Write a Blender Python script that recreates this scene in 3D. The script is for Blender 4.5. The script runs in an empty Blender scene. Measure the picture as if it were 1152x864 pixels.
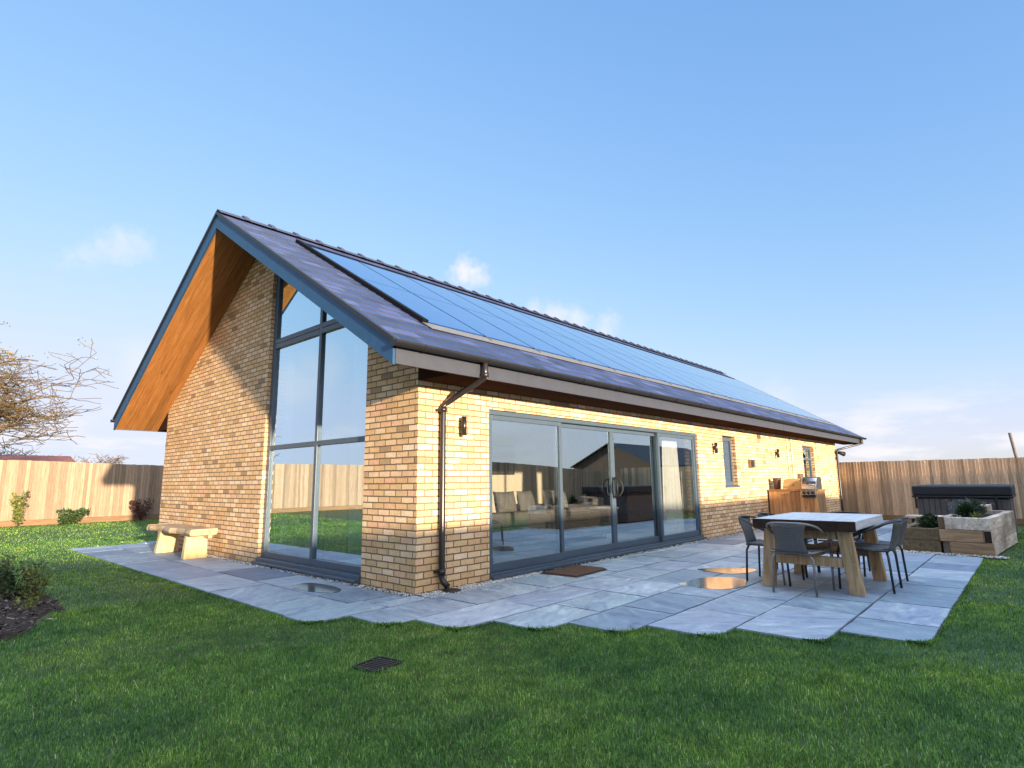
import bpy, bmesh, math, random
import numpy as np
from mathutils import Vector, Matrix
random.seed(7); rng = np.random.default_rng(11)
S = bpy.context.scene; COL = S.collection
R = math.radians

# ------------------------------------------------------------------ helpers
class MB:
    """collects shapes and links them as ONE mesh object"""
    def __init__(s): s.v=[]; s.f=[]; s.sm=[]; s.r=[]; s.mi=[]; s.cur=0.0; s.m=0
    def face(s, idx, smooth=False): s.f.append(idx); s.sm.append(smooth); s.r.append(s.cur); s.mi.append(s.m)
    def hexa(s, p):
        b=len(s.v); s.v += [tuple(q) for q in p]
        for q in ((0,3,2,1),(4,5,6,7),(0,1,5,4),(1,2,6,5),(2,3,7,6),(3,0,4,7)): s.face([b+i for i in q])
        return s
    def box(s, x0,y0,z0,x1,y1,z1, M=None):
        x0,x1=min(x0,x1),max(x0,x1); y0,y1=min(y0,y1),max(y0,y1); z0,z1=min(z0,z1),max(z0,z1)
        p=[(x0,y0,z0),(x1,y0,z0),(x1,y1,z0),(x0,y1,z0),(x0,y0,z1),(x1,y0,z1),(x1,y1,z1),(x0,y1,z1)]
        if M is not None: p=[tuple(M@Vector(q)) for q in p]
        return s.hexa(p)
    def prism(s, poly, axis, a, b):
        """poly: 2D points; axis 0 -> (y,z) extruded along x, 1 -> (x,z) along y, 2 -> (x,y) along z"""
        def mk(u,v,w): return {0:(w,u,v),1:(u,w,v),2:(u,v,w)}[axis]
        n=len(poly); k=len(s.v)
        s.v += [mk(u,v,a) for u,v in poly]+[mk(u,v,b) for u,v in poly]
        s.face(list(range(k,k+n))[::-1]); s.face(list(range(k+n,k+2*n)))
        for i in range(n): j=(i+1)%n; s.face([k+i,k+j,k+n+j,k+n+i])
        return s
    def tube(s, pts, r, n=8, cap=True, sm=True):
        pts=[Vector(p) for p in pts]; rs=r if isinstance(r,(list,tuple)) else [r]*len(pts)
        k=len(s.v); up=None
        for i,p in enumerate(pts):
            d=(pts[min(i+1,len(pts)-1)]-pts[max(i-1,0)])
            d=d.normalized() if d.length>1e-9 else Vector((0,0,1))
            if up is None:
                up=Vector((0,0,1)) if abs(d.z)<.9 else Vector((1,0,0))
            x=d.cross(up); x=x.normalized() if x.length>1e-6 else d.orthogonal().normalized()
            y=x.cross(d).normalized(); up=y
            for j in range(n):
                a=2*math.pi*j/n; s.v.append(tuple(p+(x*math.cos(a)+y*math.sin(a))*rs[i]))
        for i in range(len(pts)-1):
            for j in range(n):
                a=k+i*n+j; b=k+i*n+(j+1)%n; s.face([a,b,b+n,a+n],sm)
        if cap:
            s.face([k+j for j in range(n)][::-1]); e=k+(len(pts)-1)*n; s.face([e+j for j in range(n)])
        return s
    def grid(s, P, sm=True, closed=False):
        """P[i][j] points"""
        k=len(s.v); n=len(P[0])
        for row in P: s.v += [tuple(q) for q in row]
        for i in range(len(P)-1):
            for j in range(n if closed else n-1):
                a=k+i*n+j; b=k+i*n+(j+1)%n; s.face([a,b,b+n,a+n],sm)
        return s
    def lathe(s, prof, n=16, c=(0,0,0), sm=True):
        P=[[(c[0]+r*math.cos(2*math.pi*j/n),c[1]+r*math.sin(2*math.pi*j/n),c[2]+z) for j in range(n)] for r,z in prof]
        k=len(s.v); s.grid(P,sm,True); s.face([k+j for j in range(n)][::-1]); e=k+(len(prof)-1)*n; s.face([e+j for j in range(n)])
        return s
    def blob(s, c, rad, seed=0, amp=.15, nu=10, nv=7):
        r_=random.Random(seed); P=[]
        ph=[r_.random()*6 for _ in range(6)]
        for i in range(nv+1):
            t=math.pi*i/nv; row=[]
            for j in range(nu):
                a=2*math.pi*j/nu
                m=1+amp*(math.sin(2*a+ph[0]+2*t)+math.sin(3*a+ph[1]-t)*.6+math.sin(3*t+ph[2])*.6)
                row.append((c[0]+rad[0]*m*math.sin(t)*math.cos(a),c[1]+rad[1]*m*math.sin(t)*math.sin(a),c[2]+rad[2]*m*math.cos(t)))
            P.append(row)
        return s.grid(P,True,True)
    def build(s, name, mat, parent=None, bevel=0, seg=2, loc=None, mats=None):
        me=bpy.data.meshes.new(name); me.from_pydata(s.v,[],s.f)
        me.polygons.foreach_set('use_smooth',s.sm)
        at=me.attributes.new('rnd','FLOAT','FACE'); at.data.foreach_set('value',s.r)
        for m_ in (mats or [mat]): me.materials.append(m_)
        if mats: me.polygons.foreach_set('material_index',s.mi)
        me.update()
        o=bpy.data.objects.new(name,me); COL.objects.link(o)
        if parent is not None: o.parent=parent
        if loc: o.location=loc
        if bevel:
            b=o.modifiers.new('bevel','BEVEL'); b.width=bevel; b.segments=seg; b.limit_method='ANGLE'; b.angle_limit=R(40)
        return o
def tag(o, label=None, cat=None, group=None, kind=None):
    if label: o['label']=label
    if cat: o['category']=cat
    if group: o['group']=group
    if kind: o['kind']=kind
    return o
def thing(name, label, cat, loc=(0,0,0), rz=0, group=None):
    o=bpy.data.objects.new(name,None); COL.objects.link(o); o.location=loc; o.rotation_euler=(0,0,rz)
    return tag(o,label,cat,group)
def dup(root, loc, rz, label, group=None):
    r=root.copy(); COL.objects.link(r); r.location=loc; r.rotation_euler=(0,0,rz); r['label']=label
    if group: r['group']=group
    for ch in list(root.children):
        c=ch.copy(); COL.objects.link(c); c.parent=r
        for g in list(ch.children):
            d=g.copy(); COL.objects.link(d); d.parent=c
    return r

# ------------------------------------------------------------------ materials
class NT:
    def __init__(s, nt): s.nt=nt; s.L=nt.links
    def n(s, t, **kw):
        x=s.nt.nodes.new(t)
        for k,v in kw.items():
            if k.startswith('i_'):
                key=k[2:].replace('_',' ')
                x.inputs[int(key) if key.isdigit() else key].default_value=v
            else: setattr(x,k,v)
        return x
    def l(s,a,b): s.L.new(a,b)
    def ramp(s, fac, stops, interp='LINEAR'):
        r=s.n('ShaderNodeValToRGB'); r.color_ramp.interpolation=interp
        e=r.color_ramp.elements
        while len(e)<len(stops): e.new(.5)
        for i,(p,c) in enumerate(stops): e[i].position=p; e[i].color=(*c,1) if len(c)==3 else c
        s.l(fac,r.inputs['Fac']); return r.outputs['Color']
    def math(s, op, a, b=None, c=None, clamp=False):
        m=s.n('ShaderNodeMath',operation=op,use_clamp=clamp)
        for i,x in enumerate((a,b,c)):
            if x is None: continue
            if isinstance(x,(int,float)): m.inputs[i].default_value=x
            else: s.l(x,m.inputs[i])
        return m.outputs[0]
    def mix(s, f, a, b, blend='MIX'):
        m=s.n('ShaderNodeMix',data_type='RGBA',blend_type=blend)
        for sock,x in ((m.inputs[0],f),(m.inputs[6],a),(m.inputs[7],b)):
            if isinstance(x,(int,float)): sock.default_value=x
            elif isinstance(x,tuple): sock.default_value=(*x,1) if len(x)==3 else x
            else: s.l(x,sock)
        return m.outputs[2]
    def noise(s, vec, scale, detail=4, rough=.55, dist=0):
        n=s.n('ShaderNodeTexNoise'); n.inputs['Scale'].default_value=scale; n.inputs['Detail'].default_value=detail
        n.inputs['Roughness'].default_value=rough; n.inputs['Distortion'].default_value=dist
        if vec is not None: s.l(vec,n.inputs['Vector'])
        return n.outputs['Fac']
    def mapping(s, vec, scale=(1,1,1), rot=(0,0,0), loc=(0,0,0)):
        m=s.n('ShaderNodeMapping'); m.inputs['Scale'].default_value=scale; m.inputs['Rotation'].default_value=rot; m.inputs['Location'].default_value=loc
        s.l(vec,m.inputs['Vector']); return m.outputs[0]
    def bump(s, h, strength=.3, dist=.01, normal=None):
        b=s.n('ShaderNodeBump'); b.inputs['Strength'].default_value=strength; b.inputs['Distance'].default_value=dist
        s.l(h,b.inputs['Height'])
        if normal is not None: s.l(normal,b.inputs['Normal'])
        return b.outputs[0]
def newmat(name):
    m=bpy.data.materials.new(name); m.use_nodes=True; t=NT(m.node_tree); b=m.node_tree.nodes['Principled BSDF']
    t.b=b; tc=t.n('ShaderNodeTexCoord'); t.obj=tc.outputs['Object']
    return m,t
def attr(t): return t.n('ShaderNodeAttribute',attribute_name='rnd').outputs['Fac']
def plain(name, col, rough=.5, metal=0, var=.12, scale=30, bump=.05, spec=.5):
    m,t=newmat(name); n=t.noise(t.obj,scale,5)
    c=t.mix(t.ramp(n,[(.3,(0,0,0)),(.7,(1,1,1))]),tuple(x*(1-var) for x in col),tuple(min(1,x*(1+var)) for x in col))
    t.l(c,t.b.inputs['Base Color']); t.b.inputs['Metallic'].default_value=metal
    rr=t.n('ShaderNodeMapRange'); rr.inputs['To Min'].default_value=max(.02,rough-.08); rr.inputs['To Max'].default_value=min(1,rough+.1)
    t.l(t.noise(t.obj,scale*.4,3),rr.inputs['Value']); t.l(rr.outputs[0],t.b.inputs['Roughness'])
    t.b.inputs['Specular IOR Level'].default_value=spec
    if bump: t.l(t.bump(n,bump,.01),t.b.inputs['Normal'])
    return m
def wood(name, cols, axis=2, rough=.7, stretch=14, scale=3.0, rndmix=.5, bump=.35, knots=True, stain=None, svec=None):
    m,t=newmat(name); sc=[stretch]*3; sc[axis]=1
    if svec: sc=list(svec)
    a=attr(t); comb=t.n('ShaderNodeCombineXYZ')
    for i in range(3): t.l(t.math('MULTIPLY',a,37.0+11*i),comb.inputs[i])
    ad=t.n('ShaderNodeVectorMath',operation='ADD'); t.l(t.obj,ad.inputs[0]); t.l(comb.outputs[0],ad.inputs[1])
    v=t.mapping(ad.outputs[0],tuple(sc))
    g=t.noise(v,scale,8,.6,.6); f=t.noise(v,scale*4,6,.7)
    c=t.ramp(t.math('ADD',t.math('MULTIPLY',g,.7),t.math('MULTIPLY',f,.3)),[(.3,cols[0]),(.5,cols[1]),(.68,cols[2])])
    br=t.math('ADD',t.math('MULTIPLY',a,rndmix),1-rndmix/2)
    c=t.mix(1.0,c,br,'MULTIPLY')
    if knots:
        vo=t.n('ShaderNodeTexVoronoi'); sk=[5]*3; sk[axis]=2.2
        if svec: sk=[7,1.6,1.6]; t.l(t.mapping(ad.outputs[0],tuple(sk)),vo.inputs['Vector']); vo.inputs['Scale'].default_value=1.0
        k=t.ramp(vo.outputs['Distance'],[(.05,(1,1,1)),(.13,(0,0,0))])
        c=t.mix(t.math('MULTIPLY',k,.65),c,tuple(x*.35 for x in cols[0]))
    if stain:
        c=t.mix(t.math('MULTIPLY',t.ramp(t.noise(t.obj,1.3,5),[(.45,(0,0,0)),(.7,(1,1,1))]),.7),c,stain)
    t.l(c,t.b.inputs['Base Color']); t.b.inputs['Roughness'].default_value=rough; t.b.inputs['Specular IOR Level'].default_value=.2
    t.l(t.bump(t.math('ADD',g,t.math('MULTIPLY',f,.6)),bump,.006),t.b.inputs['Normal'])
    return m

def mat_brick():
    m,t=newmat('buff_brick')
    s=t.n('ShaderNodeSeparateXYZ'); t.l(t.obj,s.inputs[0])
    g=t.n('ShaderNodeNewGeometry'); sn=t.n('ShaderNodeSeparateXYZ'); t.l(g.outputs['True Normal'],sn.inputs[0])
    isx=t.math('GREATER_THAN',t.math('ABSOLUTE',sn.outputs[0]),.5)
    u=t.math('ADD',t.math('MULTIPLY',isx,s.outputs[1]),t.math('MULTIPLY',t.math('SUBTRACT',1.0,isx),s.outputs[0]))
    u=t.math('ADD',u,t.math('MULTIPLY',isx,.1125+.056))
    c=t.n('ShaderNodeCombineXYZ'); t.l(u,c.inputs[0]); t.l(s.outputs[2],c.inputs[1])
    # hand-made wobble of each brick edge
    nz=t.n('ShaderNodeTexNoise'); nz.inputs['Scale'].default_value=9; nz.inputs['Detail'].default_value=4; t.l(t.obj,nz.inputs['Vector'])
    sb=t.n('ShaderNodeVectorMath',operation='SUBTRACT'); sb.inputs[1].default_value=(.5,.5,.5); t.l(nz.outputs['Color'],sb.inputs[0])
    scl=t.n('ShaderNodeVectorMath',operation='SCALE'); scl.inputs['Scale'].default_value=.013; t.l(sb.outputs[0],scl.inputs[0])
    ad=t.n('ShaderNodeVectorMath',operation='ADD'); t.l(c.outputs[0],ad.inputs[0]); t.l(scl.outputs[0],ad.inputs[1])
    def br(sm,ms):
        b=t.n('ShaderNodeTexBrick'); b.offset=.5; b.squash=1; b.inputs['Scale'].default_value=1
        b.inputs['Brick Width'].default_value=.225; b.inputs['Row Height'].default_value=.075
        b.inputs['Mortar Size'].default_value=ms; b.inputs['Mortar Smooth'].default_value=sm
        b.inputs['Color1'].default_value=(0,0,0,1); b.inputs['Color2'].default_value=(1,1,1,1); b.inputs['Mortar'].default_value=(.5,.5,.5,1)
        t.l(ad.outputs[0],b.inputs['Vector']); return b
    b=br(.2,.0085)
    tone=t.ramp(b.outputs['Color'],[(0,(.26,.20,.145)),(.03,(.34,.25,.17)),(.055,(.50,.365,.215)),(.25,(.57,.42,.25)),(.42,(.66,.54,.39)),(.52,(.58,.43,.265)),(.66,(.50,.35,.205)),(.78,(.68,.57,.44)),(.88,(.58,.375,.265)),(1,(.63,.50,.35))])
    n1=t.noise(t.obj,45,6,.65); n2=t.noise(t.obj,7,4)
    tone=t.mix(1.0,tone,t.ramp(n1,[(.25,(.66,.63,.6)),(.5,(1,1,1)),(.8,(1.12,1.1,1.08))]),'MULTIPLY')
    spots=t.ramp(t.noise(t.obj,90,3,.5),[(.66,(0,0,0)),(.74,(1,1,1))])
    dk=t.ramp(b.outputs['Color'],[(.0,(1,1,1)),(.12,(.5,.5,.5)),(.3,(.06,.06,.06))])
    tone=t.mix(t.math('MULTIPLY',spots,dk),tone,(.10,.085,.075))
    tone=t.mix(1.0,tone,t.ramp(n2,[(.3,(.88,.86,.84)),(.7,(1.06,1.05,1.04))]),'MULTIPLY')
    mort=t.mix(t.noise(t.obj,60,4),(.13,.092,.055),(.25,.185,.115))
    tone=t.mix(1.0,tone,(1.26,1.10,.95),'MULTIPLY'); t.l(t.mix(b.outputs['Fac'],tone,mort),t.b.inputs['Base Color']); t.b.inputs['Roughness'].default_value=.92
    t.b.inputs['Specular IOR Level'].default_value=.2
    b2=br(.6,.009)
    h=t.math('ADD',t.math('SUBTRACT',1.0,b2.outputs['Fac']),t.math('MULTIPLY',n1,.35))
    h=t.math('ADD',h,t.math('MULTIPLY',b.outputs['Color'],.18))
    t.l(t.bump(h,.8,.007),t.b.inputs['Normal'])
    return m
def mat_slate():
    m,t=newmat('roof_slate')
    mp=t.mapping(t.obj,(1,1,1),(0,0,0),(0,.66,0))
    sp=t.n('ShaderNodeSeparateXYZ'); t.l(mp,sp.inputs[0]); c=t.n('ShaderNodeCombineXYZ'); t.l(sp.outputs[0],c.inputs[0]); t.l(sp.outputs[1],c.inputs[1])
    b=t.n('ShaderNodeTexBrick'); b.offset=.5
    for k,v in (('Scale',1),('Brick Width',.30),('Row Height',ROW),('Mortar Size',.009),('Mortar Smooth',.1)): b.inputs[k].default_value=v
    b.inputs['Color1'].default_value=(0,0,0,1); b.inputs['Color2'].default_value=(1,1,1,1); b.inputs['Mortar'].default_value=(.5,.5,.5,1)
    t.l(c.outputs[0],b.inputs['Vector'])
    tone=t.ramp(b.outputs['Color'],[(0,(.009,.018,.052)),(.35,(.023,.036,.105)),(.7,(.033,.047,.135)),(1,(.066,.082,.19))])
    n=t.noise(t.obj,18,6,.65)
    tone=t.mix(1.0,tone,t.ramp(n,[(.3,(.8,.8,.8)),(.7,(1.12,1.1,1.12))]),'MULTIPLY')
    t.l(t.mix(b.outputs['Fac'],tone,(.03,.03,.045)),t.b.inputs['Base Color'])
    t.l(t.ramp(t.noise(t.obj,9,4),[(.3,(.42,)*3),(.7,(.6,)*3)]),t.b.inputs['Roughness'])
    t.l(t.bump(t.math('ADD',t.math('SUBTRACT',1.0,b.outputs['Fac']),t.math('ADD',t.math('MULTIPLY',n,.5),t.math('MULTIPLY',b.outputs['Color'],.4))),.45,.006),t.b.inputs['Normal'])
    return m
def mat_glass(name, tint=(.86,.9,.9), base=.10, gain=1.6, wob=.0, gt=(.93,.97,1)):
    m=bpy.data.materials.new(name); m.use_nodes=True; t=NT(m.node_tree); nt=m.node_tree
    nt.nodes.remove(nt.nodes['Principled BSDF']); out=nt.nodes['Material Output']
    tr=t.n('ShaderNodeBsdfTransparent'); tr.inputs[0].default_value=(*tint,1)
    gl=t.n('ShaderNodeBsdfGlossy'); gl.inputs['Roughness'].default_value=0.0; gl.inputs[0].default_value=(*gt,1)
    fr=t.n('ShaderNodeFresnel'); fr.inputs['IOR'].default_value=1.5
    ge=t.n('ShaderNodeNewGeometry'); f=t.math('MULTIPLY',t.math('ADD',t.math('MULTIPLY',fr.outputs[0],gain),base,None,True),t.math('SUBTRACT',1.0,ge.outputs['Backfacing']))
    mx=t.n('ShaderNodeMixShader'); t.l(f,mx.inputs[0]); t.l(tr.outputs[0],mx.inputs[1]); t.l(gl.outputs[0],mx.inputs[2]); t.l(mx.outputs[0],out.inputs[0])
    if wob:
        tc=t.n('ShaderNodeTexCoord'); n=t.noise(tc.outputs['Object'],1.1,1,.4)
        t.l(t.bump(n,wob,.02),gl.inputs['Normal'])
    return m
def mat_stone():
    m,t=newmat('sandstone_paving'); a=attr(t)
    comb=t.n('ShaderNodeCombineXYZ')
    for i in range(3): t.l(t.math('MULTIPLY',a,53.0+17*i),comb.inputs[i])
    ad=t.n('ShaderNodeVectorMath',operation='ADD'); t.l(t.obj,ad.inputs[0]); t.l(comb.outputs[0],ad.inputs[1])
    rot=t.n('ShaderNodeVectorRotate'); t.l(ad.outputs[0],rot.inputs['Vector']); t.l(t.math('MULTIPLY',a,6.0),rot.inputs['Angle'])
    v=rot.outputs[0]
    base=t.ramp(a,[(0,(.16,.19,.25)),(.15,(.34,.37,.42)),(.3,(.23,.27,.32)),(.45,(.43,.44,.46)),(.6,(.27,.28,.35)),(.72,(.46,.46,.46)),(.85,(.20,.24,.29)),(1,(.37,.40,.41))],'LINEAR')
    n1=t.noise(t.mapping(v,(1,2.6,1)),2.2,7,.62,1.4); n2=t.noise(v,24,6,.7)
    base=t.mix(1.0,base,t.ramp(n1,[(.33,(.56,.62,.74)),(.45,(.88,.91,.97)),(.56,(1.06,1.06,1.05)),(.66,(1.42,1.38,1.30))]),'MULTIPLY')
    base=t.mix(t.math('MULTIPLY',t.ramp(t.noise(t.mapping(v,(1,3,1)),1.5,5,.6,2.2),[(.55,(0,0,0)),(.72,(1,1,1))]),.45),base,(.40,.36,.30))
    base=t.mix(1.0,base,(.80,.91,.98),'MULTIPLY')
    base=t.mix(1.0,base,t.ramp(n2,[(.25,(.82,.82,.82)),(.75,(1.1,1.1,1.1))]),'MULTIPLY')
    t.l(base,t.b.inputs['Base Color'])
    t.l(t.ramp(n1,[(.3,(.5,)*3),(.7,(.75,)*3)]),t.b.inputs['Roughness'])
    t.l(t.bump(t.math('ADD',n1,t.math('MULTIPLY',n2,.35)),.5,.008),t.b.inputs['Normal'])
    return m
def mat_grass(name, ground=False):
    m,t=newmat(name)
    g=t.n('ShaderNodeNewGeometry').outputs['Position']
    big=t.noise(g,.8,4); fine=t.noise(g,5,4)
    if ground:
        c=t.ramp(t.noise(g,40,6,.7),[(.3,(.018,.028,.008)),(.55,(.04,.075,.014)),(.75,(.075,.13,.025))])
    else:
        c=t.ramp(attr(t),[(0,(.036,.094,.019)),(.3,(.080,.186,.035)),(.6,(.16,.32,.056)),(.85,(.27,.43,.10)),(1,(.50,.49,.25))])
    c=t.mix(1.0,c,t.ramp(big,[(.32,(.50,.66,.72)),(.5,(1,1,1)),(.66,(1.4,1.22,.95))]),'MULTIPLY')
    c=t.mix(1.0,c,t.ramp(fine,[(.3,(.6,.66,.62)),(.5,(1,1,1)),(.7,(1.4,1.3,1.2))]),'MULTIPLY')
    t.l(c,t.b.inputs['Base Color']); t.b.inputs['Roughness'].default_value=.6; t.b.inputs['Specular IOR Level'].default_value=.25
    if not ground:
        tl=t.n('ShaderNodeBsdfTranslucent'); t.l(c,tl.inputs[0]); mx=t.n('ShaderNodeMixShader'); mx.inputs[0].default_value=.3
        t.l(t.b.outputs[0],mx.inputs[1]); t.l(tl.outputs[0],mx.inputs[2]); t.l(mx.outputs[0],m.node_tree.nodes['Material Output'].inputs[0])
    return m
def mat_leaf(name, stops, trans=.25):
    m,t=newmat(name); c=t.ramp(attr(t),stops); t.l(c,t.b.inputs['Base Color']); t.b.inputs['Roughness'].default_value=.55
    tl=t.n('ShaderNodeBsdfTranslucent'); t.l(c,tl.inputs[0]); mx=t.n('ShaderNodeMixShader'); mx.inputs[0].default_value=trans
    t.l(t.b.outputs[0],mx.inputs[1]); t.l(tl.outputs[0],mx.inputs[2]); t.l(mx.outputs[0],m.node_tree.nodes['Material Output'].inputs[0])
    return m
def mat_weave(name, c1, c2, sc=70):
    m,t=newmat(name); w=t.n('ShaderNodeTexWave'); w.bands_direction='X'; w.inputs['Scale'].default_value=sc; t.l(t.obj,w.inputs[0])
    w2=t.n('ShaderNodeTexWave'); w2.bands_direction='Z'; w2.inputs['Scale'].default_value=sc; t.l(t.obj,w2.inputs[0])
    w3=t.n('ShaderNodeTexWave'); w3.bands_direction='Y'; w3.inputs['Scale'].default_value=sc; t.l(t.obj,w3.inputs[0])
    h=t.math('ADD',t.math('MULTIPLY',w.outputs['Fac'],.4),t.math('ADD',t.math('MULTIPLY',w2.outputs['Fac'],.35),t.math('MULTIPLY',w3.outputs['Fac'],.35)))
    n=t.noise(t.obj,40,4); h2=t.math('ADD',h,t.math('MULTIPLY',n,.3))
    t.l(t.ramp(h2,[(.35,c1),(.9,c2)]),t.b.inputs['Base Color']); t.b.inputs['Roughness'].default_value=.5
    t.l(t.bump(h,.8,.004),t.b.inputs['Normal']); return m

ROW=.188
M={}
M['brick']=mat_brick(); M['slate']=mat_slate(); M['stone']=mat_stone()
M['grass']=mat_grass('grass_blades'); M['turf']=mat_grass('turf_soil',True)
M['glass']=mat_glass('gable_glass',(.94,.97,.98),.58,2.0,.04,(.74,.90,1.0)); M['dglass']=mat_glass('door_glass',(.98,.99,.985),.31,2.2,.010,(.80,.95,1.0))
M['frost']=plain('obscure_glass',(.045,.075,.125),.12,0,.05,8,0,.8)
M['anth']=plain('anthracite_paint',(.013,.062,.145),.5,0,.08,12,.01)
M['frame']=plain('anthracite_aluminium',(.060,.085,.115),.34,0,.06,14,.01)
M['fascia']=plain('grey_fascia_board',(.043,.046,.062),.5,0,.08,8,.01)
M['gutter']=plain('black_gutter_plastic',(.012,.011,.012),.45,0,.1,10,.01)
M['brown_pipe']=plain('dark_brown_pipe_plastic',(.020,.015,.014),.30,0,.1,10,.01)
M['flash']=plain('grey_flashing',(.13,.125,.12),.6,.0,.12,10,.05)
M['pvframe']=plain('black_panel_frame',(.006,.006,.008),.7,0,.05,8,0,.1)
M['panel']=None
M['soffit']=wood('oiled_larch_soffit',[(.20,.078,.022),(.30,.122,.034),(.40,.18,.06)],1,.5,10,2.2,.45,.15,True,None,(16,.8,.8))
M['eavewood']=wood('dark_soffit_board',[(.030,.016,.011),(.048,.025,.016),(.06,.033,.022)],0,.6,10,2.2,.2,.1)
M['eavewood'].node_tree.nodes['Principled BSDF'].inputs['Specular IOR Level'].default_value=0
M['fence']=wood('fence_softwood',[(.31,.205,.125),(.50,.36,.24),(.63,.49,.35)],2,.8,16,2.5,.75,.4,True)
M['fence_pale']=wood('pale_fence_softwood',[(.22,.14,.085),(.32,.22,.15),(.39,.29,.205)],2,.8,16,2.5,.6,.4,True)
M['gravelboard']=wood('gravel_board',[(.15,.085,.045),(.22,.13,.07),(.27,.17,.10)],0,.85,10,2,.3,.3)
M['sleeper']=wood('weathered_sleeper',[(.24,.16,.11),(.48,.40,.33),(.70,.64,.57)],0,.85,9,2.0,1.5,.6,True,(.16,.11,.07))
M['sleeper_brown']=wood('brown_sleeper',[(.16,.09,.05),(.32,.20,.115),(.46,.32,.20)],1,.85,9,2.0,.3,.6)
M['sleeper_dark']=wood('damp_sleeper',[(.07,.05,.03),(.13,.09,.05),(.19,.14,.08)],0,.85,9,2.0,.45,.5)
M['silver']=wood('silvered_oak',[(.38,.40,.43),(.56,.58,.61),(.70,.72,.75)],0,.75,12,2.0,.3,.3,False)
M['beamdark']=wood('dark_oak_edge',[(.018,.009,.006),(.034,.019,.012),(.06,.034,.02)],0,.7,12,2.0,.3,.3,False)
M['leg']=wood('oak_leg',[(.17,.095,.045),(.36,.24,.13),(.50,.37,.23)],2,.8,9,2.2,.35,.4)
M['bench']=wood('pale_oak',[(.40,.26,.12),(.56,.40,.21),(.64,.49,.29)],2,.75,9,2.0,.25,.3)
M['benchtop']=wood('oak_slab',[(.24,.15,.085),(.44,.32,.20),(.55,.45,.32)],1,.75,9,2.0,.3,.4)
M['cedar']=wood('cedar_cladding',[(.28,.135,.055),(.41,.22,.095),(.52,.33,.18)],2,.7,9,2.2,.6,.3)
M['ply']=plain('birch_ply',(.52,.33,.14),.7,0,.1,8,.05)
M['steel']=plain('stainless_steel',(.55,.56,.58),.22,1,.06,6,.01)
M['black']=plain('black_plastic',(.014,.014,.016),.55,0,.1,30,.03,.3)
M['blackmetal']=plain('black_powder_coat',(.022,.022,.026),.38,0,.1,30,.02)
M['chairtube']=plain('worn_grey_tube',(.20,.185,.18),.4,.2,.2,30,.03)
M['weave']=mat_weave('charcoal_rattan',(.006,.006,.008),(.15,.14,.14),55)
M['tubshell']=plain('tub_cabinet',(.085,.070,.075),.6,0,.15,6,.05)
M['tubcover']=plain('tub_cover_vinyl',(.006,.006,.010),.6,0,.2,5,.05)
M['soil']=plain('dark_bark_soil',(.030,.017,.012),.95,0,.5,60,1.0)
M['pebble']=None
M['coir']=plain('coir_mat',(.085,.040,.022),.95,0,.4,160,.9)
M['coirdark']=plain('coir_dark_rim',(.05,.03,.02),.95,0,.3,100,.6)
M['iron']=plain('cast_iron_cover',(.018,.016,.016),.7,.1,.3,40,.3)
M['white']=plain('white_plaster',(.78,.76,.72),.7,0,.03,6,.02)
M['cream']=plain('cream_plaster',(.74,.64,.48),.7,0,.04,6,.02)
M['floor']=plain('grey_floor_tile',(.34,.33,.32),.3,0,.08,3,.01)
M['ochre']=plain('oak_door_leaf',(.50,.30,.10),.5,0,.12,5,.05)
M['dark_in']=plain('dark_wallcover',(.07,.06,.06),.5,0,.1,5,.02)
M['sofa']=plain('grey_velvet',(.15,.135,.122),.75,0,.22,10,.2)
M['cushion']=plain('taupe_cushion',(.24,.21,.175),.8,0,.25,18,.2)
M['curtain']=plain('ivory_curtain',(.70,.69,.65),.8,0,.04,10,.1)
M['winecolour']=plain('oxblood_lacquer',(.10,.035,.03),.4)
M['rust_roof']=plain('rust_red_tiles',(.20,.065,.045),.8,0,.2,6,.3)
M['darkroof']=plain('brown_roof_tiles',(.055,.045,.045),.75,0,.2,6,.3)
M['nbrick']=plain('neighbour_brick',(.10,.07,.055),.9,0,.15,10,.2)
M['bark']=plain('grey_brown_bark',(.085,.065,.045),.9,0,.3,8,.6)
M['twig']=plain('bare_twigs',(.14,.092,.042),.9,0,.3,5,.1)
M['farbark']=plain('far_twigs',(.16,.12,.10),.9,0,.2,5,.1)
M['bud']=mat_leaf('ochre_lichen_buds',[(0,(.16,.10,.025)),(.5,(.26,.175,.04)),(1,(.33,.25,.06))])
M['leafdark']=mat_leaf('dark_evergreen',[(0,(.010,.022,.008)),(.6,(.022,.05,.015)),(1,(.05,.09,.025))])
M['leafgrey']=mat_leaf('silver_leaf',[(0,(.07,.10,.10)),(.6,(.13,.17,.18)),(1,(.2,.25,.26))])
M['leafyel']=mat_leaf('yellow_green_leaf',[(0,(.07,.09,.015)),(.6,(.16,.19,.035)),(1,(.28,.28,.07))])
M['leafmid']=mat_leaf('mid_green_leaf',[(0,(.02,.045,.012)),(.6,(.045,.085,.02)),(1,(.10,.13,.035))])
M['redtwig']=mat_leaf('red_twigs',[(0,(.07,.025,.02)),(1,(.16,.06,.04))])
M['bucket']=plain('brown_bucket',(.14,.085,.07),.5)
M['whiteplastic']=plain('white_plastic',(.75,.75,.73),.4,0,.02)
M['lampglass']=plain('lamp_lens',(.5,.5,.5),.2)
M['gold']=plain('bronze_box',(.22,.16,.11),.4,.5)
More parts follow.
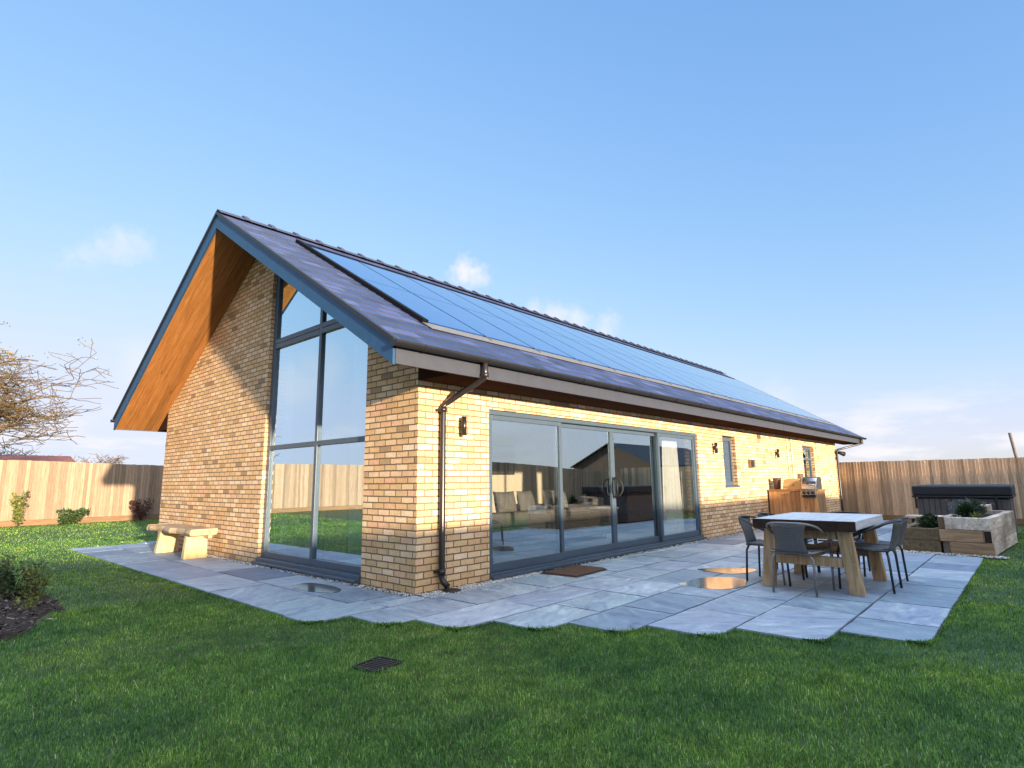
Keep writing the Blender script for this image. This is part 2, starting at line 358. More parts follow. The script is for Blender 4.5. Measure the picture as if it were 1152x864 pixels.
def mat_panel():
    m,t=newmat('solar_panel_glass')
    b=t.n('ShaderNodeTexBrick'); b.offset=0
    for k,v in (('Scale',1),('Brick Width',.165),('Row Height',.14),('Mortar Size',.003),('Mortar Smooth',.1)): b.inputs[k].default_value=v
    b.inputs['Color1'].default_value=(.010,.055,.20,1); b.inputs['Color2'].default_value=(.012,.062,.22,1); b.inputs['Mortar'].default_value=(.012,.016,.03,1)
    t.l(t.obj,b.inputs['Vector']); t.l(b.outputs['Color'],t.b.inputs['Base Color'])
    t.b.inputs['Roughness'].default_value=.06; t.b.inputs['IOR'].default_value=1.6; t.b.inputs['Specular IOR Level'].default_value=.8
    t.b.inputs['Coat Weight'].default_value=.7; t.b.inputs['Coat Roughness'].default_value=.04
    return m
M['panel']=mat_panel()
def mat_pebble():
    m,t=newmat('pale_pebbles'); t.l(t.ramp(attr(t),[(0,(.30,.27,.24)),(.3,(.46,.44,.42)),(.7,(.62,.60,.56)),(1,(.74,.70,.64))]),t.b.inputs['Base Color']); t.b.inputs['Roughness'].default_value=.8
    return m
M['pebble']=mat_pebble()

# ------------------------------------------------------------------ setting: ground
def gz(x):                                    # the plot falls gently towards its far right end
    u=min(1,max(0,(x-11)/8.5)); return -.30*u*u*(3-2*u)
gb=MB()
xs=[-400,-150,-60,-30]+[i*1.0 for i in range(-20,27)]+[32,45,80,180,500]; ys=[-400,-150,-60,-30,-16]+list(range(-10,23,2))+[26,32,45,80,180,500]
gb.grid([[(x,y,gz(x)-.022) for y in ys] for x in xs])
tag(gb.build('lawn',M['turf']),'short green lawn round the house and patio','lawn',kind='structure')

# patio slabs ------------------------------------------------------
RECTS=[]   # every slab x0,y0,x1,y1
def slab_row_x(y0,y1,xa,xb,lens):
    x=xa
    while x<xb-.2:
        L=random.choice(lens); x1=min(x+L,xb)
        if xb-x1<.3: x1=xb
        RECTS.append((x,y0,x1,y1)); x=x1
rows=[-.30,-.90,-1.47,-2.03,-2.60,-3.20,-3.87,-4.47]
left=[-1.02,-.72,-.30,.06,.40,.78,1.22]
RECTS.append((-1.42,-.30,-.55,.18)); RECTS.append((-.55,-.30,-.02,-.02)); RECTS.append((-.55,-.02,-.12,.18))
slab_row_x(-.30,-.14,-.02,19.6,[.9,1.2,.75])
for i in range(7):
    ya,yb=rows[i+1],rows[i]
    if i<5: slab_row_x(ya,yb,left[i],19.8,[.58,.88,.88,1.1])
    else: slab_row_x(ya,yb,left[i],7.22 if i==6 else 7.25,[.62,.88,.9,1.15])
for (xa,xb,st) in ((-.72,-.12,.18),(-1.40,-.72,.18)):
    y=st
    while y<9.0:
        L=random.choice([.62,.9,.9,1.2]); y1=min(y+L,9.05)
        if 9.05-y1<.3: y1=9.05
        RECTS.append((xa,y,xb,y1)); y=y1
slab_row_x(8.72,9.35,-.12,7,[.9,.62]); 
pm=MB(); J=.0095
for (x0,y0,x1,y1) in RECTS:
    pm.cur=random.random(); dz=random.uniform(-.0025,.0025)
    n=max(2,int((x1-x0)/.16)); k=max(2,int((y1-y0)/.16))
    rr=random.Random(int(x0*1000+y0*77)); jit=lambda: rr.uniform(-.0045,.0045)
    # riven slab with slightly hand-cut edges
    P=[]
    for i in range(n+1):
        row=[]
        for j in range(k+1):
            x=x0+J+(x1-x0-2*J)*i/n; y=y0+J+(y1-y0-2*J)*j/k
            if i in(0,n): x+=jit()
            if j in(0,k): y+=jit()
            row.append((x,y,gz(x)+dz+rr.uniform(-.001,.001)))
        P.append(row)
    pm.grid(P,False)
    edge=[P[i][0] for i in range(n+1)]+[P[n][j] for j in range(1,k+1)]+[P[i][k] for i in range(n-1,-1,-1)]+[P[0][j] for j in range(k-1,0,-1)]
    b=len(pm.v); m_=len(edge)
    pm.v+=edge+[(x,y,z-.03) for x,y,z in edge]
    for i in range(m_): j=(i+1)%m_; pm.face([b+i,b+m_+i,b+m_+j,b+j])
tag(pm.build('patio',M['stone']),'blue-grey riven sandstone slabs laid round the house','patio',kind='structure')
jm=MB()
for (x0,y0,x1,y1) in RECTS:
    n=max(1,int((x1-x0)/.8))
    jm.grid([[(x0+(x1-x0)*i/n,y,gz(x0+(x1-x0)*i/n)-.013) for y in (y0,y1)] for i in range(n+1)],False)
M['joint']=plain('grey_joint_mortar',(.030,.030,.033),.95,0,.3,50,.3)
tag(jm.build('patio_joints',M['joint']),'dark mortar joints between the paving slabs','patio joints',kind='structure')
RA=np.array(RECTS)

# puddles left lying on the slabs, mirroring the lit wall
M['water']=plain('rain_water',(.05,.055,.06),.10,0,.05,5,0,.8)
M['water'].node_tree.nodes['Principled BSDF'].inputs['IOR'].default_value=1.55
def puddle(pts,label,seed):
    cx_=sum(p[0] for p in pts)/len(pts); cy_=sum(p[1] for p in pts)/len(pts); q_=random.Random(seed); out=[]
    n_=len(pts)
    for i in range(n_):                                  # Catmull-Rom through the outline
        p0,p1,p2,p3=[Vector(pts[(i+k)%n_]) for k in(-1,0,1,2)]
        for j in range(6):
            u=j/6; v=.5*((2*p1)+(p2-p0)*u+(2*p0-5*p1+4*p2-p3)*u*u+(3*p1-p0-3*p2+p3)*u**3); out.append((v.x+q_.uniform(-.006,.006),v.y+q_.uniform(-.006,.006)))
    m=MB(); m.grid([[(cx_+(x-cx_)*t_,cy_+(y-cy_)*t_,.0052-(.004 if t_==1 else 0)) for x,y in out] for t_ in(.02,.5,.99,1)],False,True)
    tag(m.build('puddle',M['water']),label,'puddle',kind='structure')
puddle([(2.30,-1.95),(2.60,-1.93),(2.95,-1.98),(3.16,-2.20),(3.12,-2.44),(2.95,-2.50),(2.62,-2.58),(2.30,-2.44),(2.28,-2.16)],'larger rain puddle left of the oak table',1)
puddle([(3.55,-1.62),(3.95,-2.0),(3.98,-2.26),(3.66,-2.28),(3.42,-2.14),(3.42,-1.92)],'smaller rain puddle beside the chair nearest the door',2)
puddle([(-.62,1.55),(-.38,1.65),(-.30,1.30),(-.35,.92),(-.52,.80),(-.66,1.1)],'shallow puddle in front of the tall gable window',3)

# gravel strips ----------------------------------------------------
STRIPS=[(0.0,-.145,19.0,-.012),(-.125,-.02,-.012,9.0),(7.22,-4.72,7.50,-3.30),(7.3,-3.44,9.0,-3.24)]
gv=MB(); 
gq=MB()
for (x0,y0,x1,y1) in STRIPS:
    n=max(1,int((x1-x0)/1.0))
    gq.grid([[(x0+(x1-x0)*i/n,y,gz(x0+(x1-x0)*i/n)-.010) for y in (y0,y1)] for i in range(n+1)],False)
tag(gq.build('gravel_bed',M['joint']),'sandy bed under the pale gravel edging','gravel bed',kind='structure')
ico=bmesh.new(); bmesh.ops.create_icosphere(ico,subdivisions=1,radius=1); IV=np.array([v.co[:] for v in ico.verts]); IF=[[v.index for v in f.verts] for f in ico.faces]; ico.free()
def pebble(x,y,z,r):
    gv.cur=random.random(); k=len(gv.v)
    sc=np.array([random.uniform(.7,1.3),random.uniform(.7,1.2),random.uniform(.5,.8)])*r
    a=random.random()*6.28; c,s_=math.cos(a),math.sin(a)
    P=IV*sc*(1+.15*rng.standard_normal((len(IV),1))); 
    for p in P: gv.v.append((x+p[0]*c-p[1]*s_,y+p[0]*s_+p[1]*c,z+p[2]))
    for f in IF: gv.face([k+i for i in f],True)
for (x0,y0,x1,y1) in STRIPS:
    area=(x1-x0)*(y1-y0)
    def put(xa,xb,den):
        for _ in range(int((xb-xa)*(y1-y0)*den)):
            x=random.uniform(xa,xb); y=random.uniform(y0-.03,y1)
            if x<-.0 and y<-.03: continue
            pebble(x,y,gz(x)-.002+random.uniform(-.003,.008),random.uniform(.006,.013))
    if x1-x0>5: put(x0,2,4200); put(2,9,900); put(9,x1,260)
    else: put(x0,x1,3600 if y0<2 and x0<1 and y1<0 else 1500)
for _ in range(260):                                   # a few strayed onto the corner slabs
    a=random.random(); x=random.gauss(.25,.35); y=random.gauss(-.2,.06)
    if y<-.13: pebble(x,y,.006,random.uniform(.005,.010))
tag(gv.build('gravel',M['pebble']),'pale pebbles edging the walls and planter','gravel',kind='stuff')

# flower bed -------------------------------------------------------
BED=(-4.25,2.7,1.62,2.05)
bm_=MB(); P=[]
for i in range(13):
    t_=i/12; row=[]
    for j in range(56):
        a=2*math.pi*j/56; w=1+.04*math.sin(3*a)+.03*math.sin(7*a+1)
        x=BED[0]+BED[2]*w*t_*math.cos(a); y=BED[1]+BED[3]*w*t_*math.sin(a)
        z=(.055*(1-t_**4)+random.uniform(-.02,.025)*(1 if t_<.99 else 0))+.0-(.05 if i==12 else 0)
        row.append((x,y,z))
    P.append(row)
bm_.grid(P,False,True)
tag(bm_.build('flower_bed_soil',M['soil']),'dark bark covered soil of the flower bed','flower bed',kind='structure')
ch=MB()
for _ in range(2600):
    a=random.random()*6.28; r=math.sqrt(random.random())*.99
    x=BED[0]+BED[2]*r*math.cos(a); y=BED[1]+BED[3]*r*math.sin(a)
    Mx=Matrix.Translation((x,y,.012+.05*(1-r**4)+random.uniform(0,.02)))@Matrix.Rotation(random.random()*6,4,'Z')@Matrix.Rotation(random.gauss(0,.5),4,'X')@Matrix.Rotation(random.gauss(0,.4),4,'Y')
    ch.cur=random.random(); l=random.uniform(.010,.032); w=random.uniform(.005,.013); ch.box(-l,-w,-.003,l,w,.004,Mx)
M['chips']=mat_leaf('bark_chips',[(0,(.02,.012,.01)),(.6,(.055,.03,.022)),(.9,(.12,.075,.05)),(1,(.3,.24,.17))],0)
tag(ch.build('bark_chips',M['chips']),'brown bark chips strewn over the flower bed','bark chips',kind='stuff')

# grass blades -----------------------------------------------------
CAM=np.array([-4.1426,-5.2061]); FW=np.array([.743,.669])
def in_rects(x,y,m):
    out=np.zeros(len(x),bool)
    for (x0,y0,x1,y1) in RECTS:
        out|=(x>x0+m)&(x<x1-m)&(y>y0+m)&(y<y1-m)
    return out
def sample(r0,r1,den):
    n=int(den*math.pi*(r1*r1-r0*r0)*(112/360))
    r=np.sqrt(rng.random(n)*(r1*r1-r0*r0)+r0*r0); a=(rng.random(n)-.5)*R(112)+math.atan2(FW[1],FW[0])
    return CAM[0]+r*np.cos(a),CAM[1]+r*np.sin(a),r
X=[];Y=[];D=[]
for r0,r1,den in ((1.5,3.2,14000),(3.2,5,10000),(5,7.5,5200),(7.5,11,1700),(11,17,800),(17,27,260)):
    x,y,r=sample(r0,r1,den); X.append(x);Y.append(y);D.append(r)
# extra fringe along the patio edge
fx=[];fy=[]
for (x0,y0,x1,y1) in RECTS:
    if y0<-.25 and x0<1.5 or x1<=-.7 or (y0<-4.4 and x0<7.3):
        per=2*((x1-x0)+(y1-y0)); n=int(per*420)
        for _ in range(n):
            e=random.random()*per; o=random.uniform(.0,.035)
            if e<x1-x0: fx.append(x0+e); fy.append(y0-o)
            elif e<2*(x1-x0): fx.append(x0+e-(x1-x0)); fy.append(y1+o)
            elif e<2*(x1-x0)+(y1-y0): fx.append(x0-o); fy.append(y0+e-2*(x1-x0))
            else: fx.append(x1+o); fy.append(y1-(e-2*(x1-x0)-(y1-y0)))
X.append(np.array(fx));Y.append(np.array(fy));D.append(np.hypot(np.array(fx)-CAM[0],np.array(fy)-CAM[1]))
X=np.concatenate(X);Y=np.concatenate(Y);D=np.concatenate(D)
CORN=[]
for i in range(7):
    xa=left[i]; CORN.append((xa,rows[i+1],1,1))
CORN+=[(-1.42,-.30,1,1),(7.22,-4.47,-1,1)]
def rounded(X,Y,r):
    out=np.zeros(len(X),bool)
    for (cx_,cy_,sx_,sy_) in CORN:
        u=(X-cx_)*sx_; v=(Y-cy_)*sy_; ww=1+.05*np.sin(X*19+Y*17)
        out|=(u<r)&(v<r)&(u>-.02)&(v>-.02)&((u-r)**2+(v-r)**2>(r*ww)**2)
    return out
tw_=MB(); RR=.15
for (cx_,cy_,sx_,sy_) in CORN:
    arc=[]
    for j in range(9):
        a_=math.pi*1.5-j/8*math.pi/2; arc.append((cx_+sx_*(RR+RR*1.0*math.cos(a_)),cy_+sy_*(RR+RR*math.sin(a_))))
    out_=[(cx_+sx_*RR,cy_),(cx_,cy_),(cx_,cy_+sy_*RR)]
    k=len(tw_.v); poly=arc+out_[::-1]
    tw_.v+=[(x,y,.006) for x,y in poly]+[(x,y,-.02) for x,y in poly]; m_=len(poly)
    tw_.face([k+i for i in range(m_)]); 
    for i in range(m_): j=(i+1)%m_; tw_.face([k+i,k+m_+i,k+m_+j,k+j])
tag(tw_.build('turf_edge',M['turf']),'turf grown over the corners of the paving','turf edge',kind='structure')
xr,yr=[],[]
for (cx_,cy_,sx_,sy_) in CORN:
    n_=int(.32*.32*14000); xr.append(cx_+sx_*(rng.random(n_)*.32-.02)); yr.append(cy_+sy_*(rng.random(n_)*.32-.02))
nb_=len(X); X=np.concatenate([X]+xr); Y=np.concatenate([Y]+yr); D=np.hypot(X-CAM[0],Y-CAM[1])
RND=rounded(X,Y,.15); RND[:nb_]=False
keep=~in_rects(X,Y,.004)
cnt=np.zeros(len(X),int)
for (x0,y0,x1,y1) in RECTS: cnt+=((X>x0-.03)&(X<x1+.03)&(Y>y0-.03)&(Y<y1+.03))
keep&=cnt<2
keep|=RND
keep&=~((X>-.13)&(X<18.8)&(Y>-.16)&(Y<8.7))                  # house and gravel
bx=(X-BED[0])/BED[2]; by=(Y-BED[1])/BED[3]; keep&=(bx*bx+by*by>.88)
keep&=~((X>7.15)&(X<20)&(Y>-4.72)&(Y<0)) 
keep&=(Y<18.5)&(Y>-9.9)&(X<19.95)&(X>-15)
DR=(-1.665,-1.70); keep&=~((np.abs(X-DR[0])<.115)&(np.abs(Y-DR[1])<.095))
X,Y,D=X[keep],Y[keep],D[keep]; N=len(X)
def gzn(x):
    u=np.clip((x-11)/8.5,0,1); return -.30*u*u*(3-2*u)
pat=.5+.5*np.sin(X*2.1+np.sin(Y*1.7)*1.3)*np.sin(Y*1.9+X*.6)
h=(.015+.019*rng.random(N)+.013*(rng.random(N)>.94))*(.8+.35*pat); far=np.clip(D/5,1,4.5); w=(.0012+.0012*rng.random(N))*far**1.05
a=rng.random(N)*6.283; lean=np.abs(rng.normal(0,.55,N)); la=a+1.57+rng.normal(0,.6,N)
Z=gzn(X)-.024+.024*RND[keep]
dx,dy=np.cos(a)*w,np.sin(a)*w
lx,ly=np.cos(la)*lean*h,np.sin(la)*lean*h
V=np.empty((N,5,3))
V[:,0]=np.stack([X-dx,Y-dy,Z],1); V[:,1]=np.stack([X+dx,Y+dy,Z],1)
V[:,2]=np.stack([X+dx*.8+lx*.35,Y+dy*.8+ly*.35,Z+h*.55],1); V[:,3]=np.stack([X-dx*.8+lx*.35,Y-dy*.8+ly*.35,Z+h*.55],1)
V[:,4]=np.stack([X+lx,Y+ly,Z+h*(1-.25*lean.clip(0,1.5))],1)
me=bpy.data.meshes.new('grass'); me.vertices.add(N*5); me.vertices.foreach_set('co',V.ravel())
base=np.arange(N)*5
loops=np.stack([base,base+1,base+2,base+3,base+3,base+2,base+4],1).ravel().astype(np.int32)
me.loops.add(N*7); me.loops.foreach_set('vertex_index',loops)
me.polygons.add(N*2); ls=np.stack([np.arange(N)*7,np.arange(N)*7+4],1).ravel().astype(np.int32); me.polygons.foreach_set('loop_start',ls)
me.update(calc_edges=True)
rv=np.clip(rng.beta(1.3,1.6,N)*.95+(rng.random(N)>.965)*.5,0,1); at=me.attributes.new('rnd','FLOAT','FACE'); at.data.foreach_set('value',np.repeat(rv,2).astype(np.float32))
me.materials.append(M['grass'])
go=bpy.data.objects.new('grass',me); COL.objects.link(go)
tag(go,'short green grass blades covering the lawn','grass',kind='stuff')

# drain cover in the lawn
dc=MB(); dc.box(-.14,-.12,-.03,.14,.12,-.004)
for i in range(7): dc.box(-.12+i*.036,-.10,-.004,-.12+i*.036+.018,.10,.003)
dt=thing('drain_cover','dark square drain cover sunk in the lawn','drain cover',(DR[0],DR[1],-.010),R(12)); dt.scale=(.86,.86,1)
dc.build('grating',M['iron'],dt)
rim=MB()
for s_ in(-1,1): rim.box(-.155,s_*.12,-.03,.155,s_*.135,.006); rim.box(s_*.14,-.12,-.03,s_*.155,.12,.006)
rim.build('rim',M['iron'],dt)

# ------------------------------------------------------------------ the house
W=8.53; RY=W/2; SL=.6102; L=18.7; EY=-.6155; ZF=2.378; ZT=2.615; EYT=-.66
def zs(y): return ZF+SL*((y if y<RY else W-y)-EY)              # underside (soffit, bargeboard bottom)
def zt(y): return ZT+SL*((y if y<RY else W-y)-EYT)             # top of slates
H=thing('house','buff brick house with slate roof, solar panels and glazed gable','house')
T=.30
ga=MB()
Y1,Y2=1.055,3.885
lift=.06
ga.prism([(0,-.5),(Y1,-.5),(Y1,zs(Y1)+lift),(0,zs(0)+lift)],0,0,T)
ga.prism([(Y2,-.5),(W,-.5),(W,zs(W)+lift),(RY,zs(RY)+lift),(Y2,zs(Y2)+lift)],0,0,T)
ga.build('gable_wall',M['brick'],H)
lw=MB()
DX0,DX1,DZ1=1.165,7.40,2.145
NX0,NX1,NZ0,NZ1=8.72,9.46,1.04,2.17
FX0,FX1,FZ0,FZ1=14.75,15.95,.62,2.16
top=2.42
for (x0,x1,z0,z1) in ((T,DX0,-.5,top),(DX0,DX1,DZ1,top),(DX1,NX0,-.5,top),(NX0,NX1,-.5,NZ0),(NX0,NX1,NZ1,top),(NX1,FX0,-.5,top),(FX0,FX1,-.5,FZ0),(FX0,FX1,FZ1,top),(FX1,L,-.5,top)):
    lw.box(x0,0,z0,x1,T,z1)
lw.build('long_wall',M['brick'],H)
bw=MB(); bw.box(T,W-T,-.5,L,W,top); bw.prism([(T,-.5),(W-T,-.5),(W-T,zs(W-T)),(RY,zs(RY)),(T,zs(T))],0,L-T,L)
bw.build('rear_wall',M['brick'],H)
dpc=MB(); dpc.box(-.004,-.004,.145,.0,.0,.150)
# interior shell
fl=MB(); fl.box(T,T,-.1,L-T,W-T,.045); fl.build('interior_floor',M['floor'],H)
iw=MB(); iw.box(T+.02,5.0,.045,16.9,5.12,3.2)
iw.box(T,T,.045,T+.06,1.0,zs(T)); iw.box(T,Y2+.05,.045,T+.06,W-T,zs(T))
iw.build('interior_wall',M['cream'],H)
ip=MB(); ip.prism([(T,.045),(W-T,.045),(W-T,zs(W-T)),(RY,zs(RY)-.05),(T,zs(T)-.05)],0,17.0,17.15); ip.build('partition_wall',M['dark_in'],H)
idr=MB(); idr.box(8.6,4.95,.045,9.45,4.999,2.15); idr.build('interior_door',M['ochre'],H,.005)
isl=MB()
for i in range(14): isl.box(9.6+i*.11,4.96,.045,9.6+i*.11+.085,4.999,2.6)
isl.build('slatted_panel',M['leg'],H)
idk=MB(); idk.box(11.4,4.97,.045,16.8,4.999,2.6); idk.build('dark_wall_panel',M['dark_in'],H)
ic=MB()
for sgn in(0,1):
    ya,yb=(T,RY) if sgn==0 else (W-T,RY)
    ic.hexa([(T+.05,ya,zs(ya)-.06),(L-T,ya,zs(ya)-.06),(L-T,yb,zs(yb)-.06),(T+.05,yb,zs(yb)-.06),(T+.05,ya,zs(ya)-.02),(L-T,ya,zs(ya)-.02),(L-T,yb,zs(yb)-.02),(T+.05,yb,zs(yb)-.02)])
ic.build('ceiling',M['white'],H)

# roof -------------------------------------------------------------
XA,XB=-.835,20.0
rf=MB(); nrow=int((RY-EYT)/ROW)+1; TH=.009
for side in(0,1):
    for k in range(nrow):
        ya=EYT+k*ROW; yb=min(EYT+(k+1)*ROW+.03,RY)
        if ya>=RY-.02: continue
        za,zb=zt(ya)+TH,zt(yb)
        if side==0: P=[(XA,ya),(XB,ya),(XB,yb),(XA,yb)]
        else: P=[(XB,W-ya),(XA,W-ya),(XA,W-yb),(XB,W-yb)]
        zz=[za,za,zb+.001,zb+.001]
        rf.hexa([(x,y,z-.014) for (x,y),z in zip(P,zz)]+[(x,y,z) for (x,y),z in zip(P,zz)])
ROOF=rf.build('roof',M['slate'],H)
ud=MB()                                                          # solid under the slates
for sgn in(0,1):
    f=(lambda y:y) if sgn==0 else (lambda y:W-y)
    ya,yb=f(EYT+.03),f(RY)
    xa=XA+.05
    ud.hexa([(xa,ya,zt(ya)-.045),(XB-.05,ya,zt(ya)-.045),(XB-.05,yb,zt(yb)-.045),(xa,yb,zt(yb)-.045),(xa,ya,zt(ya)-.016),(XB-.05,ya,zt(ya)-.016),(XB-.05,yb,zt(yb)-.016),(xa,yb,zt(yb)-.016)])
ud.build('roof_decking',M['eavewood'],H)
rt=MB(); n=46; pw=(19.93-XA)/n                                    # angled ridge tiles with raised joints
for i in range(n):
    x0=XA+i*pw; x1=x0+pw
    rt.cur=random.random()
    for s_ in(-1,1):
        rt.hexa([(x0,RY,zt(RY)+.045),(x1,RY,zt(RY)+.045),(x1,RY+s_*.125,zt(RY)-.035),(x0,RY+s_*.125,zt(RY)-.035),(x0,RY,zt(RY)+.062),(x1,RY,zt(RY)+.062),(x1,RY+s_*.13,zt(RY)-.018),(x0,RY+s_*.13,zt(RY)-.018)])
    if i:
        for s_ in(-1,1):
            rt.hexa([(x0-.045,RY,zt(RY)+.06),(x0+.045,RY,zt(RY)+.06),(x0+.045,RY+s_*.14,zt(RY)-.03),(x0-.045,RY+s_*.14,zt(RY)-.03),(x0-.045,RY,zt(RY)+.094),(x0+.045,RY,zt(RY)+.094),(x0+.045,RY+s_*.145,zt(RY)-.006),(x0-.045,RY+s_*.145,zt(RY)-.006)])
M['ridge']=plain('ridge_tile_clay',(.03,.037,.08),.6,0,.15,12,.1)
rt.build('ridge_tiles',M['ridge'],ROOF,.004)
# soffit boards under the gable overhang, laid parallel to the verge
for s_,lab in ((0,None),(1,'bright sunlit orange soffit')):
    so=MB(); nb=6; bwid=.8/nb
    for i in range(nb):
        so.cur=random.random(); xa=-.795+i*bwid+.0015; xb=-.795+(i+1)*bwid-.0015
        f=(lambda y:y) if s_==0 else (lambda y:W-y)
        P=[]
        for y,dz in ((EY+.004,.0),(RY-.001,.0)): P.append((f(y),zs(y)+.012))
        so.hexa([(xa,P[0][0],P[0][1]),(xb,P[0][0],P[0][1]),(xb,P[1][0],P[1][1]),(xa,P[1][0],P[1][1]),(xa,P[0][0],P[0][1]+.02),(xb,P[0][0],P[0][1]+.02),(xb,P[1][0],P[1][1]+.02),(xa,P[1][0],P[1][1]+.02)])
    so.build('verge_soffit',M['soffit'],H)
for s_ in(0,1):                                                  # bargeboards with a short scarfed end
    f=(lambda y:y) if s_==0 else (lambda y:W-y)
    bb=MB()
    for (ya,yb) in ((EY-.012,.165),(.168,RY)):
        bb.hexa([(-.825,f(ya),zs(ya)-.004),(-.797,f(ya),zs(ya)-.004),(-.797,f(yb),zs(yb)-.004),(-.825,f(yb),zs(yb)-.004),(-.825,f(ya),zt(ya)-.03),(-.797,f(ya),zt(ya)-.03),(-.797,f(yb),zt(yb)-.03),(-.825,f(yb),zt(yb)-.03)])
    bb.build('bargeboard',M['anth'],H)
    b2=MB(); ya,yb=EYT-.01,RY
    b2.hexa([(-.85,f(ya),zt(ya)-.035),(-.80,f(ya),zt(ya)-.035),(-.80,f(yb),zt(yb)-.035),(-.85,f(yb),zt(yb)-.035),(-.85,f(ya),zt(ya)+.016),(-.80,f(ya),zt(ya)+.016),(-.80,f(yb),zt(yb)+.016),(-.85,f(yb),zt(yb)+.016)])
    b2.build('verge_trim',M['gutter'],H)
    b3=MB(); b3.hexa([(XB-.03,f(EY),zs(EY)),(XB,f(EY),zs(EY)),(XB,f(RY),zs(RY)),(XB-.03,f(RY),zs(RY)),(XB-.03,f(EY),zt(EY)-.02),(XB,f(EY),zt(EY)-.02),(XB,f(RY),zt(RY)-.02),(XB-.03,f(RY),zt(RY)-.02)])
    b3.build('bargeboard',M['anth'],H)
    # eaves box
    fa=MB()
    for xa,xb in ((-.797,11.03),(11.04,XB-.03)):
        fa.box(xa,f(EY-.022),ZF-.002,xb,f(EY),ZF+.19)
    fa.build('fascia',M['fascia'],H)
    es=MB(); es.box(0.004,f(EY+.001),ZF+.004,XB-.04,f(-.001),ZF+.018); es.prism([(f(EY+.02),ZF+.0045),(f(-.001),ZF+.0045),(f(-.001),zs(0)+.008)],0,-.006,.0035)
    es.build('eave_soffit',M['eavewood'],H)
    # half-round gutter, an open channel
    gy=EY-.022-.058; gzv=ZF+.215
    P=[]
    for x in [XA-.03+i*(XB+.03-XA)/60 for i in range(61)]:
        P.append([(x,f(gy+.058*math.cos(t_)),gzv+.058*math.sin(t_)) for t_ in [math.pi+math.pi*j/10 for j in range(11)]]+[(x,f(gy+.052*math.cos(t_)),gzv+.052*math.sin(t_)) for t_ in [2*math.pi-math.pi*j/10 for j in range(11)]])
    gt=MB(); gt.grid(P,True,True)
    for xe in (XA-.03,XB+.03): gt.prism([(f(gy+.06*math.cos(t_)),gzv+.06*math.sin(t_)) for t_ in [math.pi+math.pi*j/10 for j in range(11)]],0,xe-.004,xe+.004)
    for i in range(22):
        x=-.5+i*.93; 
        if x<XB: gt.prism([(f(gy+.064*math.cos(t_)),gzv+.064*math.sin(t_)) for t_ in [math.pi+math.pi*j/10 for j in range(11)]],0,x-.012,x+.012)
    gt.build('gutter',M['gutter'],H)
# downpipes
def downpipe(xt,xw,zend):
    d=MB(); gy=EY-.08; r=.036
    d.tube([(xt,gy,ZF+.17),(xt,gy,ZF+.03),(xt-.01,gy+.02,ZF-.01),(xw+.05*(1 if xt>xw else -1),-.085,2.15),(xw,-.06,2.10),(xw,-.06,zend+.10),(xw+.01,-.075,zend+.05),(xw+.035,-.13,zend)],r,12)
    for z in (2.06,zend+.16,): d.tube([(xw,-.06,z-.03),(xw,-.06,z+.03)],.045,12)
    d.tube([(xt,gy,ZF-.005),(xt,gy,ZF+.05)],.044,12)
    o=d.build('downpipe',M['brown_pipe'],H)
    for z in (2.055,zend+.165):
        c=MB(); c.box(xw-.075,-.03,z-.012,xw+.075,-.0,z+.012); c.box(xw-.075,-.05,z-.012,xw-.05,-.03,z+.012)
        c.build('pipe_clip',M['brown_pipe'],o)
downpipe(.40,.33,.045); downpipe(19.35,18.55,-.22)
gs=MB(); gs.lathe([(.10,-.01),(.11,.015),(.085,.02),(.08,.012)],16,(.38,-.17,.0)); gs.build('drain_hopper',M['gutter'],H)

# solar panels -----------------------------------------------------
cs=1/math.sqrt(1+SL*SL); nn=Vector((0,-SL*cs,cs))
PX0,PP=.30,1.052; PY=[.235,1.895,3.55]
NCOL=18
for r_ in range(2):
    for c_ in range(NCOL):
        x0=PX0+c_*PP; x1=x0+PP-.042; ya,yb=PY[r_]+.011,PY[r_+1]-.011
        px=MB()
        def pt(x,y,o): return (x,y,zt(y))+nn.__mul__(o) if False else tuple(Vector((x,y,zt(y)))+nn*o)
        px.hexa([pt(x0,ya,.012),pt(x1,ya,.012),pt(x1,yb,.012),pt(x0,yb,.012),pt(x0,ya,.034),pt(x1,ya,.034),pt(x1,yb,.034),pt(x0,yb,.034)])
        px.build('solar_panel',M['panel'],ROOF)
fz=MB(); ex=PX0+NCOL*PP-.02
def strip(x0,x1,ya,yb,o0,o1,mb): 
    q=lambda x,y,o: tuple(Vector((x,y,zt(y)))+nn*o)
    mb.hexa([q(x0,ya,o0),q(x1,ya,o0),q(x1,yb,o0),q(x0,yb,o0),q(x0,ya,o1),q(x1,ya,o1),q(x1,yb,o1),q(x0,yb,o1)])
strip(PX0-.09,PX0-.006,PY[0]-.02,PY[2]+.08,.008,.062,fz); strip(ex+.004,ex+.04,PY[0]-.02,PY[2]+.05,.008,.034,fz)
strip(PX0-.005,ex,PY[2]+.002,PY[2]+.05,.008,.048,fz); strip(PX0-.005,ex,PY[1]-.007,PY[1]+.007,.006,.026,fz)
for c_ in range(1,NCOL): strip(PX0+c_*PP-.042,PX0+c_*PP,PY[0],PY[2],.006,.020,fz)
fz.build('panel_frame',M['pvframe'],ROOF)
fb=MB(); strip(PX0-.09,ex+.08,PY[0]-.20,PY[0]-.012,.014,.022,fb)
for c_ in range(1,NCOL): strip(PX0+c_*PP-.018,PX0+c_*PP-.004,PY[0]-.12,PY[0]-.005,.0225,.034,fb)
fb.build('panel_flashing',M['flash'],ROOF)

# gable window -----------------------------------------------------
GX=.085
gw=MB(); FRW=.07
def bar_x(mb,y0,y1,z0,z1,x0=GX-.03,x1=GX+.06): mb.box(x0,y0,z0,x1,y1,z1)
ZW0=.10
ym=2.37; fw=.052
